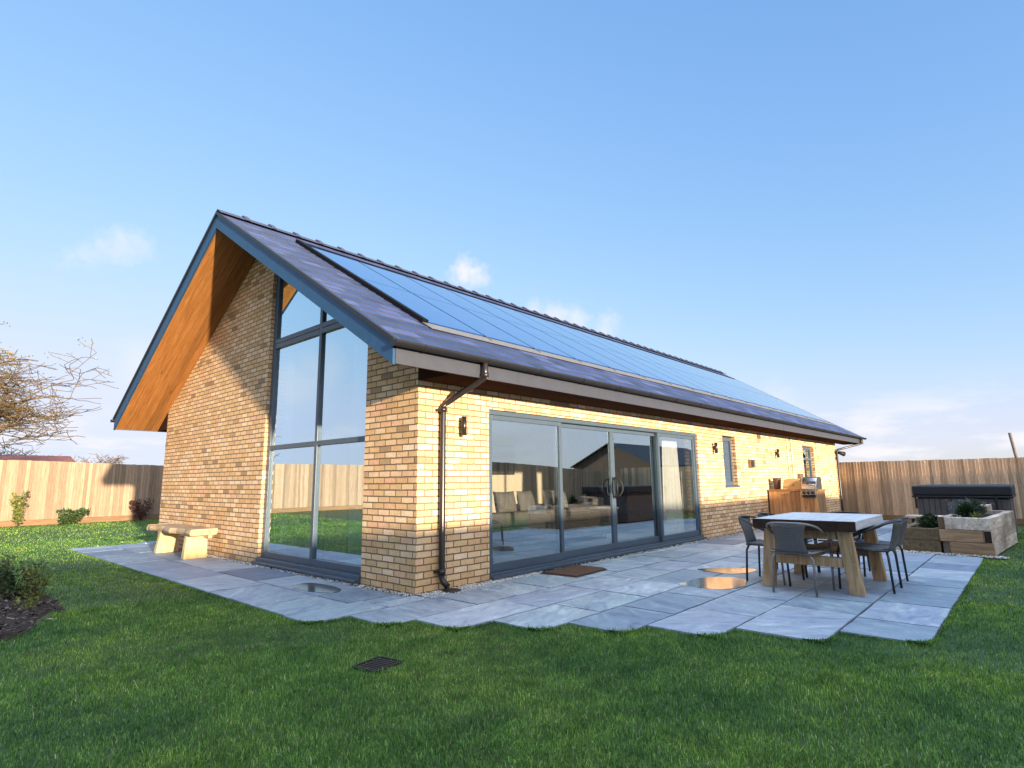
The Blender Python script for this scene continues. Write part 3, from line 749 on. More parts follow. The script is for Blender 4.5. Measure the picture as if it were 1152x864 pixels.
# outer frame: verticals follow the slope at their heads
def vert(mb,y0,y1,z0,off=.03): mb.prism([(y0,z0),(y1,z0),(y1,zs(y1)+off),(y0,zs(y0)+off)],0,GX-.03,GX+.07)
vert(gw,Y1+.002,Y1+.055,ZW0); vert(gw,Y2-.105,Y2-.002,ZW0); vert(gw,ym-.036,ym+.036,ZW0)
zb1,zb2=1.775,3.47
for (ya,yb) in ((Y1+.056,ym-.037),(ym+.037,Y2-.106)):
    bar_x(gw,ya,yb,ZW0,ZW0+.085); bar_x(gw,ya,yb,zb1-.035,zb1+.035)
    if yb>ym: 
        bar_x(gw,ya,yb,zb2-.085,zb2-.006); bar_x(gw,ya,yb,zb2,zb2+.075)
    # head rail under the slope
for ya,yb in ((Y1+.056,ym-.037),(ym+.037,Y2-.106)):
    gw.prism([(ya,zs(ya)-.05),(yb,zs(yb)-.05),(yb,zs(yb)+.03),(ya,zs(ya)+.03)],0,GX-.03,GX+.06)
# the right-hand bay meets the soffit; its transom runs until the slope cuts it
yc=(zb2-.08-ZF)/SL+EY
gw.prism([(yc,zb2-.085),(ym-.037,zb2-.085),(ym-.037,zb2-.006),(yc+.12,zb2-.006)],0,GX-.031,GX+.061)
gw.prism([(yc+.14,zb2),(ym-.037,zb2),(ym-.037,zb2+.075),(yc+.26,zb2+.075)],0,GX-.031,GX+.061)
GW=gw.build('gable_window',M['frame'],H,.004)
def pane(poly,mat=None):
    p=MB(); p.prism(poly,0,GX+.005,GX+.011); p.build('pane',mat or M['glass'],GW)
for ya,yb in ((Y1+.056,ym-.037),(ym+.037,Y2-.106)):
    pane([(ya,ZW0+.086),(yb,ZW0+.086),(yb,zb1-.036),(ya,zb1-.036)])
pane([(ym+.037,zb1+.036),(Y2-.106,zb1+.036),(Y2-.106,zb2-.086),(ym+.037,zb2-.086)])
pane([(Y1+.056,zb1+.036),(ym-.037,zb1+.036),(ym-.037,zb2-.086),(yc+.0,zb2-.086),(Y1+.056,zs(Y1+.056)-.051)])
pane([(ym+.037,zb2+.076),(Y2-.106,zb2+.076),(Y2-.106,zs(Y2-.106)-.051),(ym+.037,zs(ym+.037)-.051)])
yd=(zb2+.076+.051-ZF)/SL+EY
pane([(yd,zb2+.076),(ym-.037,zb2+.076),(ym-.037,zs(ym-.037)-.051)])
sl_=MB(); sl_.box(-.03,Y1+.003,.0,GX+.06,Y2-.003,ZW0-.001); sl_.box(-.085,Y1+.003,.015,-.031,Y2+.03,.05)
sl_.build('sill',M['frame'],GW,.006)

# sliding door -----------------------------------------------------
sd=MB(); y0,y1=.035,.175
sd.box(DX0+.002,y0,.06,DX0+.05,y1,DZ1-.002); sd.box(DX1-.05,y0,.06,DX1-.002,y1,DZ1-.002); sd.box(DX0+.051,y0,DZ1-.062,DX1-.051,y1,DZ1-.003)
sd.box(DX0+.003,-.02,.015,DX1-.003,y1,.075); sd.box(DX0+.003,-.075,.008,DX1-.003,-.021,.045)
SD=sd.build('sliding_door',M['frame'],H,.004)
pw_=(DX1-DX0-.10)/4
for i in range(4):
    inner=i in(1,2); xa=DX0+.05+i*pw_-(.035 if i in(1,3) else 0)+(0.0); xb=DX0+.05+(i+1)*pw_+(.035 if i in(0,2) else 0)
    if i==2: xb=DX0+.05+3*pw_+.035; xa=DX0+.05+2*pw_+.001
    if i==1: xb=DX0+.05+2*pw_-.001
    if i==0: xa+=.002
    if i==3: xb-=.002
    ya=.115 if inner else .05; yb=ya+.05
    lf=MB(); st=.058; zb,zt_=.078,DZ1-.064
    lf.box(xa,ya,zb,xa+st,yb,zt_); lf.box(xb-st,ya,zb,xb,yb,zt_); lf.box(xa+st,ya+.001,zb,xb-st,yb-.001,zb+.10); lf.box(xa+st,ya+.001,zt_-.062,xb-st,yb-.001,zt_)
    LF=lf.build('door_leaf',M['frame'],SD,.003)
    g=MB(); g.box(xa+st-.006,ya+.022,zb+.095,xb-st+.006,ya+.028,zt_-.057); g.build('pane',M['dglass'],SD)
for s_ in(-1,1):                                                # arched pull handles at the meeting stiles
    xm=DX0+.05+2*pw_; hd=MB()
    hd.tube([(xm+s_*.028,.115,.93),(xm+s_*.045,.03,.95),(xm+s_*.075,-.005,1.02),(xm+s_*.085,-.008,1.08),(xm+s_*.075,-.005,1.14),(xm+s_*.045,.03,1.21),(xm+s_*.028,.115,1.23)],.014,8)
    hd.box(xm+s_*.028-.014,.106,.90,xm+s_*.028+.014,.1145,1.26)
    hd.build('handle',M['black'],SD)
# windows ----------------------------------------------------------
def window(x0,x1,z0,z1,pm,split=None):
    w=MB(); a,b=.10,.17
    w.box(x0+.002,a,z0+.002,x0+.065,b,z1-.002); w.box(x1-.065,a,z0+.002,x1-.002,b,z1-.002); w.box(x0+.066,a,z0+.002,x1-.066,b,z0+.10); w.box(x0+.066,a,z1-.10,x1-.066,b,z1-.002)
    if split: w.box(x0+.066,a-.012,split,x1-.066,b,split+.07)
    o=w.build('window',M['frame'],H,.003)
    p=MB(); p.box(x0+.066,a+.03,z0+.101,x1-.066,a+.036,z1-.101) ; p.build('pane',pm,o)
    s=MB(); s.box(x0-.02,-.04,z0-.035,x1+.02,a,z0+.001); s.build('sill',M['frame'],o,.004)
    bk=MB(); bk.box(x0+.01,.172,z0+.01,x1-.01,.18,z1-.01); return o
window(NX0,NX1,NZ0,NZ1,M['frost']); window(FX0,FX1,FZ0,FZ1,M['dglass'],FZ1-.42)
# wall fittings
def wall_light(x,z):
    l=MB(); l.box(x-.025,-.045,z-.045,x+.025,-.001,z+.045)
    l.tube([(x,-.075,z-.115),(x,-.075,z+.115)],.034,14); o=l.build('wall_light',M['brown_pipe'],H)
    for e_ in((.1155,.118),(-.118,-.1155)):
        q=MB(); q.tube([(x,-.075,z+e_[0]),(x,-.075,z+e_[1])],.028,12); q.build('lens',M['lampglass'],o)
wall_light(.655,1.885); wall_light(8.16,1.87); wall_light(12.24,1.86)
sb=MB(); sb.box(10.18,-.07,1.46,10.50,-.001,1.66); sb.build('socket_box',M['gold'],H,.01)
s2=MB(); s2.box(10.20,-.085,1.48,10.36,-.071,1.64); s2.build('socket_lid',M['brown_pipe'],H,.006)
vn=MB(); vn.box(10.95,-.03,2.20,11.14,-.001,2.33); vn.build('air_vent',M['gold'],H,.004)
cd=MB(); cd.tube([(13.25,-.02,2.38),(13.25,-.02,1.3)],.016,8); cd.build('cable_conduit',M['cream'],H)
cd=MB(); cd.tube([(13.62,-.02,2.38),(13.62,-.02,1.3)],.016,8); cd.box(13.55,-.06,1.18,13.70,-.001,1.33); cd.build('cable_conduit',M['cream'],H)
ob=MB(); ob.box(14.02,-.09,1.02,14.30,-.001,1.32); ob.build('outdoor_socket',M['gold'],H,.01)
fl_=MB(); fl_.tube([(18.62,-.0,2.02),(18.62,-.12,2.02)],.02,8); fl_.tube([(18.62,-.10,2.06),(18.78,-.24,2.0)],[.05,.085],12)
fl_.tube([(18.62,-.05,1.9),(18.62,-.05,1.82)],.03,8); fl_.build('floodlight',M['black'],H)
gl_=MB(); gl_.tube([(.13,W,2.06),(.13,W+.20,2.06)],.02,8); gl_.lathe([(.02,-.05),(.085,-.045),(.10,-.02),(.10,.02),(.085,.045),(.02,.05)],18,(0,0,0))
for i in range(len(gl_.v)-6*18,len(gl_.v)):
    x,y,z=gl_.v[i]; gl_.v[i]=(.13+z*1.0,W+.22+x,2.06+y)
gl_.build('round_bulkhead_light',M['whiteplastic'],H)

# ------------------------------------------------------------------ interior things
def curtain(x0,y0,x1,y1,z0,z1,label,waves=7,flare=0,group='ivory curtains inside the glazing'):
    c=MB(); n=waves*8; d=Vector((x1-x0,y1-y0,0)); nl=Vector((-d.y,d.x,0)).normalized()
    P=[]
    for k in range(9):
        z=z0+(z1-z0)*k/8; row=[]; sp=1+flare*(1-k/8)
        for i in range(n+1):
            t_=i/n; p=Vector((x0,y0,z))+d*(.5+(t_-.5)*sp)+nl*(.035*math.sin(t_*waves*6.283)+.008*math.sin(t_*31+k*.4)); row.append(p)
        P.append(row)
    c.grid(P)
    o=c.build('curtain',M['curtain']); m=o.modifiers.new('s','SOLIDIFY'); m.thickness=.004
    return tag(o,label,'curtain',group)
curtain(.32,1.12,.34,1.90,.06,3.2,'ivory curtain at the right of the tall gable window',7)
curtain(.32,3.62,.34,4.15,.06,3.4,'ivory curtain at the left of the tall gable window',6)
curtain(6.55,.36,7.15,.36,.06,2.06,'ivory curtain hanging at the far end of the sliding door',5,.35)
# corner sofa
def cush(mb,x0,y0,z0,x1,y1,z1): mb.box(x0,y0,z0,x1,y1,z1)
so=thing('corner_sofa','grey velvet corner sofa with its back to the sliding door','sofa',(2.45,1.25,.045))
b=MB(); cush(b,0,0,.10,3.5,1.0,.42); cush(b,2.5,1.0,.10,3.5,2.4,.42); b.build('base',M['sofa'],so,.04,3)
b=MB(); cush(b,0,0,.421,3.5,.25,.66); b.build('backrest',M['sofa'],so,.05,3)
b=MB(); cush(b,3.25,.26,.421,3.5,2.4,.66); b.build('side_back',M['sofa'],so,.05,3)
b=MB(); cush(b,-.25,0,.10,-.01,1.0,.60); b.build('armrest',M['sofa'],so,.05,3)
for x in (.05,1.25): 
    b=MB(); cush(b,x,.27,.425,x+1.18,.98,.55); b.build('seat_cushion',M['sofa'],so,.05,3)
b=MB()
for x,y in((.1,.1),(3.4,.1),(.1,.9),(3.4,2.3)):
    b=MB(); b.tube([(x,y,0),(x,y,.10)],.025,8); b.build('foot',M['black'],so)
for (x,y,a_,r_,lab) in ((2.75,1.72,.2,.25,'large taupe cushion at the left end of the sofa'),(3.35,1.70,-.15,.24,'patterned grey cushion beside the large taupe cushion'),(3.95,1.72,.1,.24,'dark grey cushion in the middle of the sofa'),(4.75,1.75,-.3,.22,'pale pointed cushion right of the sofa middle'),(5.25,1.9,.4,.22,'small cushion in the corner of the sofa')):
    c=MB(); P=[]
    for i in range(13):
        u=-1+i/6; row=[]
        for j in range(13):
            v=-1+j/6; e=(1-abs(u)**2.6)*(1-abs(v)**2.6); pin=1-.07*(1-abs(u)**2)*abs(v)**4-.07*(1-abs(v)**2)*abs(u)**4
            row.append((u*r_*pin,.095*e**.55,.235+v*.225*pin))
        P.append(row)
    c.grid(P); c.grid([[(x_,-y_,z_) for x_,y_,z_ in row] for row in P][::-1]); o=c.build('cushion',M['cushion'] if x<3.2 or x>4.5 else M['sofa'],None,loc=(x,y,.59)); o.rotation_euler=(R(-14),0,a_)
    tag(o,lab,'cushion','cushions on the sofa')
# side table with dark crossed legs
st=thing('side_table','small round dark side table with splayed legs by the sliding door','side table',(1.95,.95,.045))
b=MB(); b.lathe([(.02,.56),(.27,.56),(.28,.575),(.27,.59),(.02,.59)],24); b.build('tabletop',M['sofa'],st)
for a_ in (.5,2.6,4.7):
    b=MB(); b.tube([(.08*math.cos(a_),.08*math.sin(a_),.56),(.26*math.cos(a_),.26*math.sin(a_),0)],.016,8); b.build('leg',M['black'],st)
# armchair seen through the third pane
ac=thing('armchair','dark round backed armchair behind the third glass door','armchair',(6.55,2.1,.045),R(20))
b=MB(); P=[]
for k in range(7):
    z=.40+.38*k/6; P.append([(.36*(1+.1*k/6)*math.cos(t_),.33*math.sin(t_),z+.03*math.sin(t_)) for t_ in [R(-35)+R(250)*j/20 for j in range(21)]])
b.grid(P); o=b.build('shell',M['sofa'],ac); m=o.modifiers.new('s','SOLIDIFY'); m.thickness=.06
b=MB(); b.lathe([(.02,.30),(.33,.30),(.35,.36),(.33,.44),(.02,.45)],22); b.build('seat',M['sofa'],ac)
for x,y in((.2,.2),(-.2,.2),(.2,-.2),(-.2,-.2)):
    b=MB(); b.tube([(x,y,.32),(x*1.25,y*1.25,0)],.018,8); b.build('leg',M['black'],ac)
# sideboard at the back and a wall picture
sbd=thing('sideboard','dark low sideboard against the interior wall behind the sofa','sideboard',(12.0,4.74,.045))
b=MB(); b.box(-.9,-.22,.18,.9,.22,.78); b.build('carcass',M['dark_in'],sbd,.006)
for i in range(3): b=MB(); b.box(-.88+i*.6,-.232,.2,-.32+i*.6,-.221,.76); b.build('door',M['winecolour'],sbd,.004)
for x in(-.8,.8): b=MB(); b.box(x-.03,-.18,0,x+.03,.18,.18); b.build('leg',M['black'],sbd)
pic=thing('wall_picture','framed abstract brown picture hung on the cream interior wall','picture',(6.6,4.995,1.75))
b=MB(); b.box(-.55,-.02,-.35,.55,0,.35); b.build('canvas',M['bucket'],pic)
b=MB(); b.box(-.58,-.03,.351,.58,0,.38); b.box(-.58,-.03,-.38,.58,0,-.351); b.box(-.58,-.03,-.35,-.551,0,.35); b.box(.551,-.03,-.35,.58,0,.35); b.build('frame',M['black'],pic)
# wooden easel-legged high chair behind the gable window
hc=thing('wooden_high_chair','pale wooden A-frame chair standing behind the gable window','chair',(1.05,3.35,.045),R(-25))
for s_ in(-1,1):
    b=MB(); b.tube([(s_*.20,-.30,0),(s_*.17,.02,.82)],.022,8); b.build('front_leg',M['bench'],hc)
    b=MB(); b.tube([(s_*.20,.28,0),(s_*.17,-.02,.80)],.020,8); b.build('rear_leg',M['bench'],hc)
b=MB(); b.box(-.17,-.17,.44,.17,.14,.47); b.build('seat',M['bench'],hc,.006)
b=MB(); b.box(-.19,-.03,.72,.19,.03,.80); b.build('backrest',M['bench'],hc,.01)
b=MB(); b.box(-.19,-.20,.22,.19,-.16,.26); b.build('foot_rail',M['bench'],hc,.004)

# ------------------------------------------------------------------ plants helper
def leaves(mb, c, rad, n, size, seed=0, up=.3, shell=.5):
    q=random.Random(seed)
    for _ in range(n):
        while True:
            p=Vector((q.uniform(-1,1),q.uniform(-1,1),q.uniform(-1,1)))
            if shell*q.random()<p.length<1: break
        p=Vector((c[0]+p.x*rad[0],c[1]+p.y*rad[1],c[2]+p.z*rad[2]))
        d=Vector((q.gauss(0,1),q.gauss(0,1),q.gauss(0,1)+up)).normalized(); s_=d.orthogonal().normalized()
        s_=Matrix.Rotation(q.random()*6.28,3,d)@s_; l=size*q.uniform(.6,1.3); w_=l*.28
        mb.cur=q.random(); k=len(mb.v); nrm=d.cross(s_)*l*.12
        mb.v+=[tuple(p),tuple(p+d*l*.5+s_*w_+nrm),tuple(p+d*l),tuple(p+d*l*.5-s_*w_+nrm)]; mb.face([k,k+1,k+2,k+3])
def spikes(mb, c, r, n, l, seed=0, wd=.006):
    q=random.Random(seed)
    for _ in range(n):
        a=q.random()*6.28; t_=q.random()**.6*1.25; d=Vector((math.sin(t_)*math.cos(a),math.sin(t_)*math.sin(a),math.cos(t_)))
        b_=Vector(c)+Vector((q.uniform(-r,r),q.uniform(-r,r),0))*.4; L_=l*q.uniform(.6,1.1); s_=d.cross(Vector((0,0,1)));s_=s_.normalized()*wd if s_.length>1e-3 else Vector((wd,0,0))
        mb.cur=q.random(); k=len(mb.v); m_=b_+d*L_*.55+Vector((0,0,.03*L_)); e=b_+d*L_-Vector((0,0,.25*L_*math.sin(t_)))
        mb.v+=[tuple(b_-s_),tuple(b_+s_),tuple(m_+s_*.8),tuple(m_-s_*.8),tuple(e)]; mb.face([k,k+1,k+2,k+3]); mb.face([k+3,k+2,k+4])
def stems(mb,c,n,h,sp,seed=0,r=.006):
    q=random.Random(seed); out=[]
    for _ in range(n):
        a=q.random()*6.28; x=c[0]+q.uniform(-.05,.05); y=c[1]+q.uniform(-.05,.05); p=[(x,y,c[2])]
        for k in range(1,5): p.append((x+sp*math.cos(a)*k/4*q.uniform(.7,1.2),y+sp*math.sin(a)*k/4*q.uniform(.7,1.2),c[2]+h*k/4*q.uniform(.9,1.1)))
        mb.cur=q.random(); mb.tube(p,[r,r*.8,r*.7,r*.5,r*.3],5); out.append(p)
    return out
def shrub(loc,h,rad,label,lm,sm,n,size,seed,name='shrub',ns=7,up=.3,group=None):
    t_=thing(name,label,'shrub',loc,group=group)
    a=MB(); st_=stems(a,(0,0,0),ns,h*.9,rad*.8,seed,.007); a.build('stems',sm,t_)
    l=MB(); q=random.Random(seed)
    for p in st_:
        for k in (1,2,3,4): leaves(l,p[k],(rad*.33,rad*.33,h*.16),n//(ns*4),size,q.randint(0,9999),up)
    l.build('foliage',lm,t_); return t_
shrub((-3.05,3.75,.0),.42,.20,'twiggy dark shrub at the back of the flower bed',M['leafmid'],M['bark'],420,.045,1,group='flower bed plants')
shrub((-2.97,3.05,.02),.36,.18,'dark green shrub near the right tip of the flower bed',M['leafmid'],M['bark'],520,.045,2,group='flower bed plants')
shrub((-2.86,2.78,.02),.33,.13,'yellow-green leafy shrub at the right tip of the flower bed',M['leafyel'],M['bark'],360,.045,3,group='flower bed plants')
shrub((-3.25,3.35,.02),.30,.16,'grey-green low shrub in the middle of the flower bed',M['leafgrey'],M['bark'],300,.04,4,group='flower bed plants')
shrub((-3.30,2.45,.03),.13,.10,'tiny yellow-green plant at the front of the flower bed',M['leafyel'],M['bark'],140,.035,5,ns=5,group='flower bed plants')
shrub((-2.98,2.30,.03),.11,.09,'small olive plant by the flower bed edge nearest the patio',M['leafyel'],M['bark'],100,.035,6,ns=5,group='flower bed plants')
shrub((-3.55,4.2,.0),.50,.20,'tallest bare stemmed shrub at the far left of the flower bed',M['leafmid'],M['bark'],220,.045,7,group='flower bed plants')
for i,(x,y) in enumerate(((-3.6,1.9),(-3.3,1.55),(-3.75,2.6),(-3.15,2.0),(-3.5,3.0),(-3.05,2.55))):
    pass
FY=18.9
shrub((-.95,18.3,0),.95,.22,'thin yellow-green sapling by the left fence',M['leafyel'],M['bark'],420,.09,21,ns=5,group='shrubs along the far fence')
shrub((.33,18.35,0),.42,.48,'low dark green bush against the left fence',M['leafmid'],M['bark'],900,.11,22,group='shrubs along the far fence')
shrub((2.35,18.3,0),.62,.40,'red stemmed bush in the shaded corner by the left fence',M['redtwig'],M['redtwig'],500,.10,23,ns=12,up=1.2,group='shrubs along the far fence')

# ------------------------------------------------------------------ fences
def fence(name,label,p0,p1,h,zf,rot,slit=None,fm=None):
    """vertical feather-edge boards between p0 and p1 facing the garden side 'rot' (unit normal)"""
    t_=thing(name,label,'fence')
    d=Vector((p1[0]-p0[0],p1[1]-p0[1],0)); L_=d.length; d.normalize(); nr=Vector(rot)
    b=MB(); q=random.Random(len(label)); s=0; bw_=.098; bd=.155
    i=0
    while s<L_:
        x=p0[0]+d.x*s; y=p0[1]+d.y*s; g0=zf(x); hh=h(x) if callable(h) else h
        b.cur=q.random(); zz0=g0+bd; zz1=g0+hh+q.uniform(-.008,.008)
        segs=[(zz0,zz1)]
        if slit:
            for (sa,sb_,za,zb_) in slit:
                if sa<s+bw_*.5<sb_: segs=[(zz0,za),(zb_,zz1)]
        for (za,zb_) in segs:
            A=Vector((x,y,0))+nr*(.003+q.uniform(0,.003)); B=A+d*(bw_+.022)+nr*.0
            o0,o1=nr*.034,nr*.008
            P=[A,B,B-nr*.008,A-nr*.008]
            tw=q.uniform(-.002,.002)
            pts=[(A+o0),(B+o1+nr*tw),(B+o1-nr*.007),(A+o0-nr*.018)]
            b.hexa([(p.x,p.y,za) for p in pts]+[(p.x,p.y,zb_) for p in pts])
        s+=bw_; i+=1
    b.build('boards',fm or M['fence'],t_)
    g=MB(); n=max(1,int(L_/2.4)); f=lambda a,o,z:(a.x+nr.x*o,a.y+nr.y*o,z)
    for j in range(n):
        s0,s1=L_*j/n,L_*(j+1)/n; a0=Vector((p0[0],p0[1],0))+d*s0; a1=Vector((p0[0],p0[1],0))+d*s1; z0,z1=zf(a0.x),zf(a1.x)
        g.cur=q.random()
        g.hexa([f(a0,.0,z0-.4),f(a1,.0,z1-.4),f(a1,.03,z1-.4),f(a0,.03,z0-.4),f(a0,.0,z0+.15),f(a1,.0,z1+.15),f(a1,.03,z1+.15),f(a0,.03,z0+.15)])
    g.build('gravel_board',M['gravelboard'],t_)
    return t_
fence('boundary_fence','pale sunlit vertical board fence behind the lawn at left',(-17,FY),(20.3,FY),lambda x:2.04-.03*max(0,x+1),gz,(0,-1,0),None,M['fence_pale'])
fence('boundary_fence','tall brown vertical board fence behind the covered hot tub',(20.3,-9.5),(20.3,FY),2.05,gz,(-1,0,0))
fence('boundary_fence','vertical board fence behind the viewer seen in the door glass',(-17,-10.0),(20.3,-10.0),lambda x:2.06 if x<-5 else 1.93,gz,(0,1,0))
fence('boundary_fence','side fence of vertical boards reflected in the gable window',(-17,-10.0),(-17,FY),2.0,gz,(1,0,0))
# gate between house corner and the far fence
gt=thing('side_gate','ledged and braced board gate beside the far house corner','gate',(19.05,.35,-.3))
b=MB()
for i in range(11): b.cur=random.random(); b.box(i*.105,0,.05,i*.105+.101,.02,1.9+random.uniform(-.004,.004))
b.build('boards',M['fence'],gt)
b=MB(); b.box(0,-.03,.3,1.15,-.001,.4); b.box(0,-.03,1.5,1.15,-.001,1.6); b.hexa([(0,-.03,.42),(.12,-.03,.42),(.12,-.001,.42),(0,-.001,.42),(1.0,-.03,1.48),(1.12,-.03,1.48),(1.12,-.001,1.48),(1.0,-.001,1.48)]); b.build('brace',M['fence'],gt)
b=MB(); b.box(-.09,-.05,0,-.01,.05,2.0); b.build('post',M['gravelboard'],gt,.005)
for z_ in(1.53,.33):
    b=MB(); b.box(.03,-.045,z_,.45,-.031,z_+.04); b.build('hinge',M['black'],gt)
ps=MB(); ps.tube([(24,-4.9,-.3),(24,-4.62,2.75)],.05,8); tag(ps.build('leaning_pole',M['farbark']),'thin grey pole leaning above the right fence','pole')

# ------------------------------------------------------------------ dining set
tb=thing('dining_table','chunky oak table with silvered top and dark thick edges','table',(3.47,-3.23,0))
b=MB()
for i in range(5): b.cur=random.random(); b.box(-.72,-.515+i*.206,.665,.72,-.515+i*.206+.203,.76)
b.build('tabletop',M['silver'],tb,.006)
b=MB(); b.box(-.752,-.52,.652,-.721,.52,.757); b.build('edge_beam',M['beamdark'],tb,.006)
for sx in(-1,1):
    for sy in(-1,1):
        b=MB(); b.cur=random.random(); x=sx*.58; w_=.055; yt=sy*.37; yb=sy*.445; t2=.065
        b.hexa([(x-w_,yb-t2,0),(x+w_,yb-t2,0),(x+w_,yb+t2,0),(x-w_,yb+t2,0),(x-w_,yt-t2,.66),(x+w_,yt-t2,.66),(x+w_,yt+t2,.66),(x-w_,yt+t2,.66)])
        b.build('leg',M['leg'],tb,.006)
for sx in(-1,1): b=MB(); b.cur=random.random(); b.box(sx*.58-.05,-.30,.56,sx*.58+.05,.30,.655); b.build('top_rail',M['leg'],tb,.005)
for sx in(-1,1): b=MB(); b.cur=random.random(); b.box(sx*.58-.045,-.34,.27,sx*.58+.045,.34,.37); b.build('cross_rail',M['leg'],tb,.005)
b=MB(); b.box(-.64,-.12,.371,.64,.12,.42); b.build('stretcher',M['leg'],tb,.006)

def make_chair(label,loc,rz,group,tube):
    """faces +x; origin on the ground under the seat"""
    t_=thing('rattan_chair',label,'chair',loc,rz,group)
    b=MB(); P=[]
    for i in range(9):
        x=-.20+.43*i/8; row=[]
        for j in range(9):
            v=-1+2*j/8; wd=.205+.035*i/8; row.append((x,v*wd,.435-.018*(1-v*v)+(.012 if i in(0,8) else 0)))
        P.append(row)
    b.grid(P); o=b.build('seat',M['weave'],t_); m=o.modifiers.new('s','SOLIDIFY'); m.thickness=.014
    b=MB(); b.tube([(.235,-.24,.43),(-.20,-.21,.43),(-.20,.21,.43),(.235,.24,.43),(.235,-.24,.43)],.011,8); b.build('seat_frame',tube,t_)
    b=MB(); P=[]
    for k in range(10):
        u=k/9; z=.43+.30*u; hw=.165-.03*math.sin(u*3.14)+.015*u; x0=-.205-.075*u
        P.append([(x0-.05*(1-(2*j/8-1)**2)*(.4+.6*u),(2*j/8-1)*hw,z) for j in range(9)])
    b.grid(P); o=b.build('backrest',M['weave'],t_); m=o.modifiers.new('s','SOLIDIFY'); m.thickness=.012
    # top hoop: back rail sweeping forward into the arms
    hp=[]
    for j in range(25):
        a_=R(-118)+R(236)*j/24; c_=math.cos(a_); x=-.05-.275*c_ if abs(a_)<R(90) else -.05+.30*(abs(a_)-R(90))
        y=.275*math.sin(a_) if abs(a_)<R(90) else .275*(1 if a_>0 else -1)
        z=.74-.10*(1-max(0,c_))**1.6 - (.05*(abs(a_)-R(90))*2 if abs(a_)>R(90) else 0)
        hp.append((x,y,z))
    full=[(.26,-.265,.40),(.225,-.275,.52)]+hp+[(.225,.275,.52),(.26,.265,.40)]
    b=MB(); b.tube(full,.0125,8); b.build('arm_hoop',tube,t_)
    for s_ in(-1,1):
        b=MB(); b.tube([(.26,s_*.265,.41),(.275,s_*.255,.0)],.0125,8); b.build('leg',tube,t_)
        b=MB(); b.tube([(-.19,s_*.17,.415),(-.205,s_*.205,.36),(-.225,s_*.215,.0)],.0125,8); b.build('leg',tube,t_)
    b=MB(); b.tube([(-.19,-.17,.415),(-.185,0,.422),(-.19,.17,.415)],.0125,8); b.build('cross_bar',tube,t_)
    b=MB(); b.tube([(.235,-.25,.40),(.235,.25,.40)],.010,8); b.build('cross_bar',tube,t_)
    return t_
G='rattan chairs round the oak table'
c0=make_chair('black rattan chair with worn grey tube at the near end of the table',(2.76,-3.16,0),0,G,M['chairtube'])
c1=make_chair('black rattan chair on the house side of the table, nearest the sliding door',(3.26,-2.70,0),R(-90),G,M['blackmetal'])
dup(c1,(3.98,-2.68,0),R(-90),'black rattan chair on the house side, nearest the barbecue')
dup(c1,(3.42,-3.72,0),R(90),'black rattan chair on the lawn side, nearest the camera')
dup(c1,(3.96,-3.70,0),R(90),'black rattan chair on the lawn side, nearest the planter')
dup(c1,(4.52,-3.22,0),R(180),'black rattan chair at the far end of the table')

# doormat
dm=thing('doormat','brown coir doormat in front of the sliding door','doormat',(2.36,-.43,.004),R(3))
b=MB(); b.prism([(-.38,-.27),(.36,-.27),(.42,-.2),(.43,.2),(.37,.26),(-.38,.26)],2,0,.018); b.build('pile',M['coir'],dm,.004)
b=MB(); b.prism([(-.40,-.29),(.37,-.29),(.44,-.21),(.45,.21),(.38,.28),(-.40,.28)],2,-.002,.006); b.build('backing',M['coirdark'],dm)

# ------------------------------------------------------------------ bench by the gable wall
be=thing('slab_bench','rustic oak slab bench standing against the gable wall','bench',(-.36,6.1,0))
b=MB(); P=[]
for k in range(13):
    y=-1.02+2.06*k/12; ww=.205+.02*math.sin(k*1.3)+.012*math.sin(k*2.9); e=.03*math.sin(k*.9)
    P.append([(-ww+e,y,.395),(-ww-.012+e,y,.43),(-ww+.01+e,y,.485),(ww-.0,y,.485),(ww+.008,y,.44),(ww-.01,y,.395)])
k0=len(b.v); b.grid(P,False,True); b.face([k0+i for i in range(6)]); b.face([k0+12*6+i for i in range(6)][::-1])
b.build('seat',M['benchtop'],be,.006)
for y,tl in((.62,.05),(-.66,-.05)):
    b=MB(); b.cur=random.random(); b.hexa([(-.20,y-.06+tl,0),(.17,y-.06+tl,0),(.17,y+.06+tl,0),(-.20,y+.06+tl,0),(-.15,y-.055,.393),(.17,y-.055,.393),(.17,y+.055,.393),(-.15,y+.055,.393)]); b.build('leg',M['bench'],be,.008)
b=MB(); b.cur=.4; b.box(.10,-.95,.33,.16,.95,.392); b.build('rear_rail',M['bench'],be,.006)

# ------------------------------------------------------------------ barbecue kitchen
bx=11.35
kt=thing('barbecue_cabinet','orange cedar clad barbecue cabinet against the long wall','cabinet',(bx,-.62,-.005))
b=MB(); b.box(.03,-.58,.06,.62,.55,.885); b.build('carcass',M['cedar'],kt)
for i in range(11):
    w_=1.15/11; 
    b=MB() if i==0 else b; b.cur=random.random(); b.box(.0,.575-i*w_-w_+.004,.05,.028,.575-i*w_,.885)
b.build('cladding',M['cedar'],kt,.002)
b=MB(); b.box(-.03,-.60,.887,.64,.60,.92); b.build('worktop',M['cedar'],kt,.004)
b=MB()
for x in(.06,.56):
    for y in(-.52,.5): b=MB(); b.box(x,y,-.12,x+.06,y+.06,.059); b.build('foot',M['black'],kt)
gr=thing('gas_grill','stainless steel gas grill with domed hood on the cabinet','grill',(bx,-1.0,.917))
b=MB(); prof=[(.02,.0),(.02,.10),(.05,.20),(.13,.285),(.25,.31),(.46,.31),(.52,.25),(.52,.0)]
b.prism([(x,z) for x,z in prof],1,-.17,.17); b.build('hood',M['steel'],gr,.012)
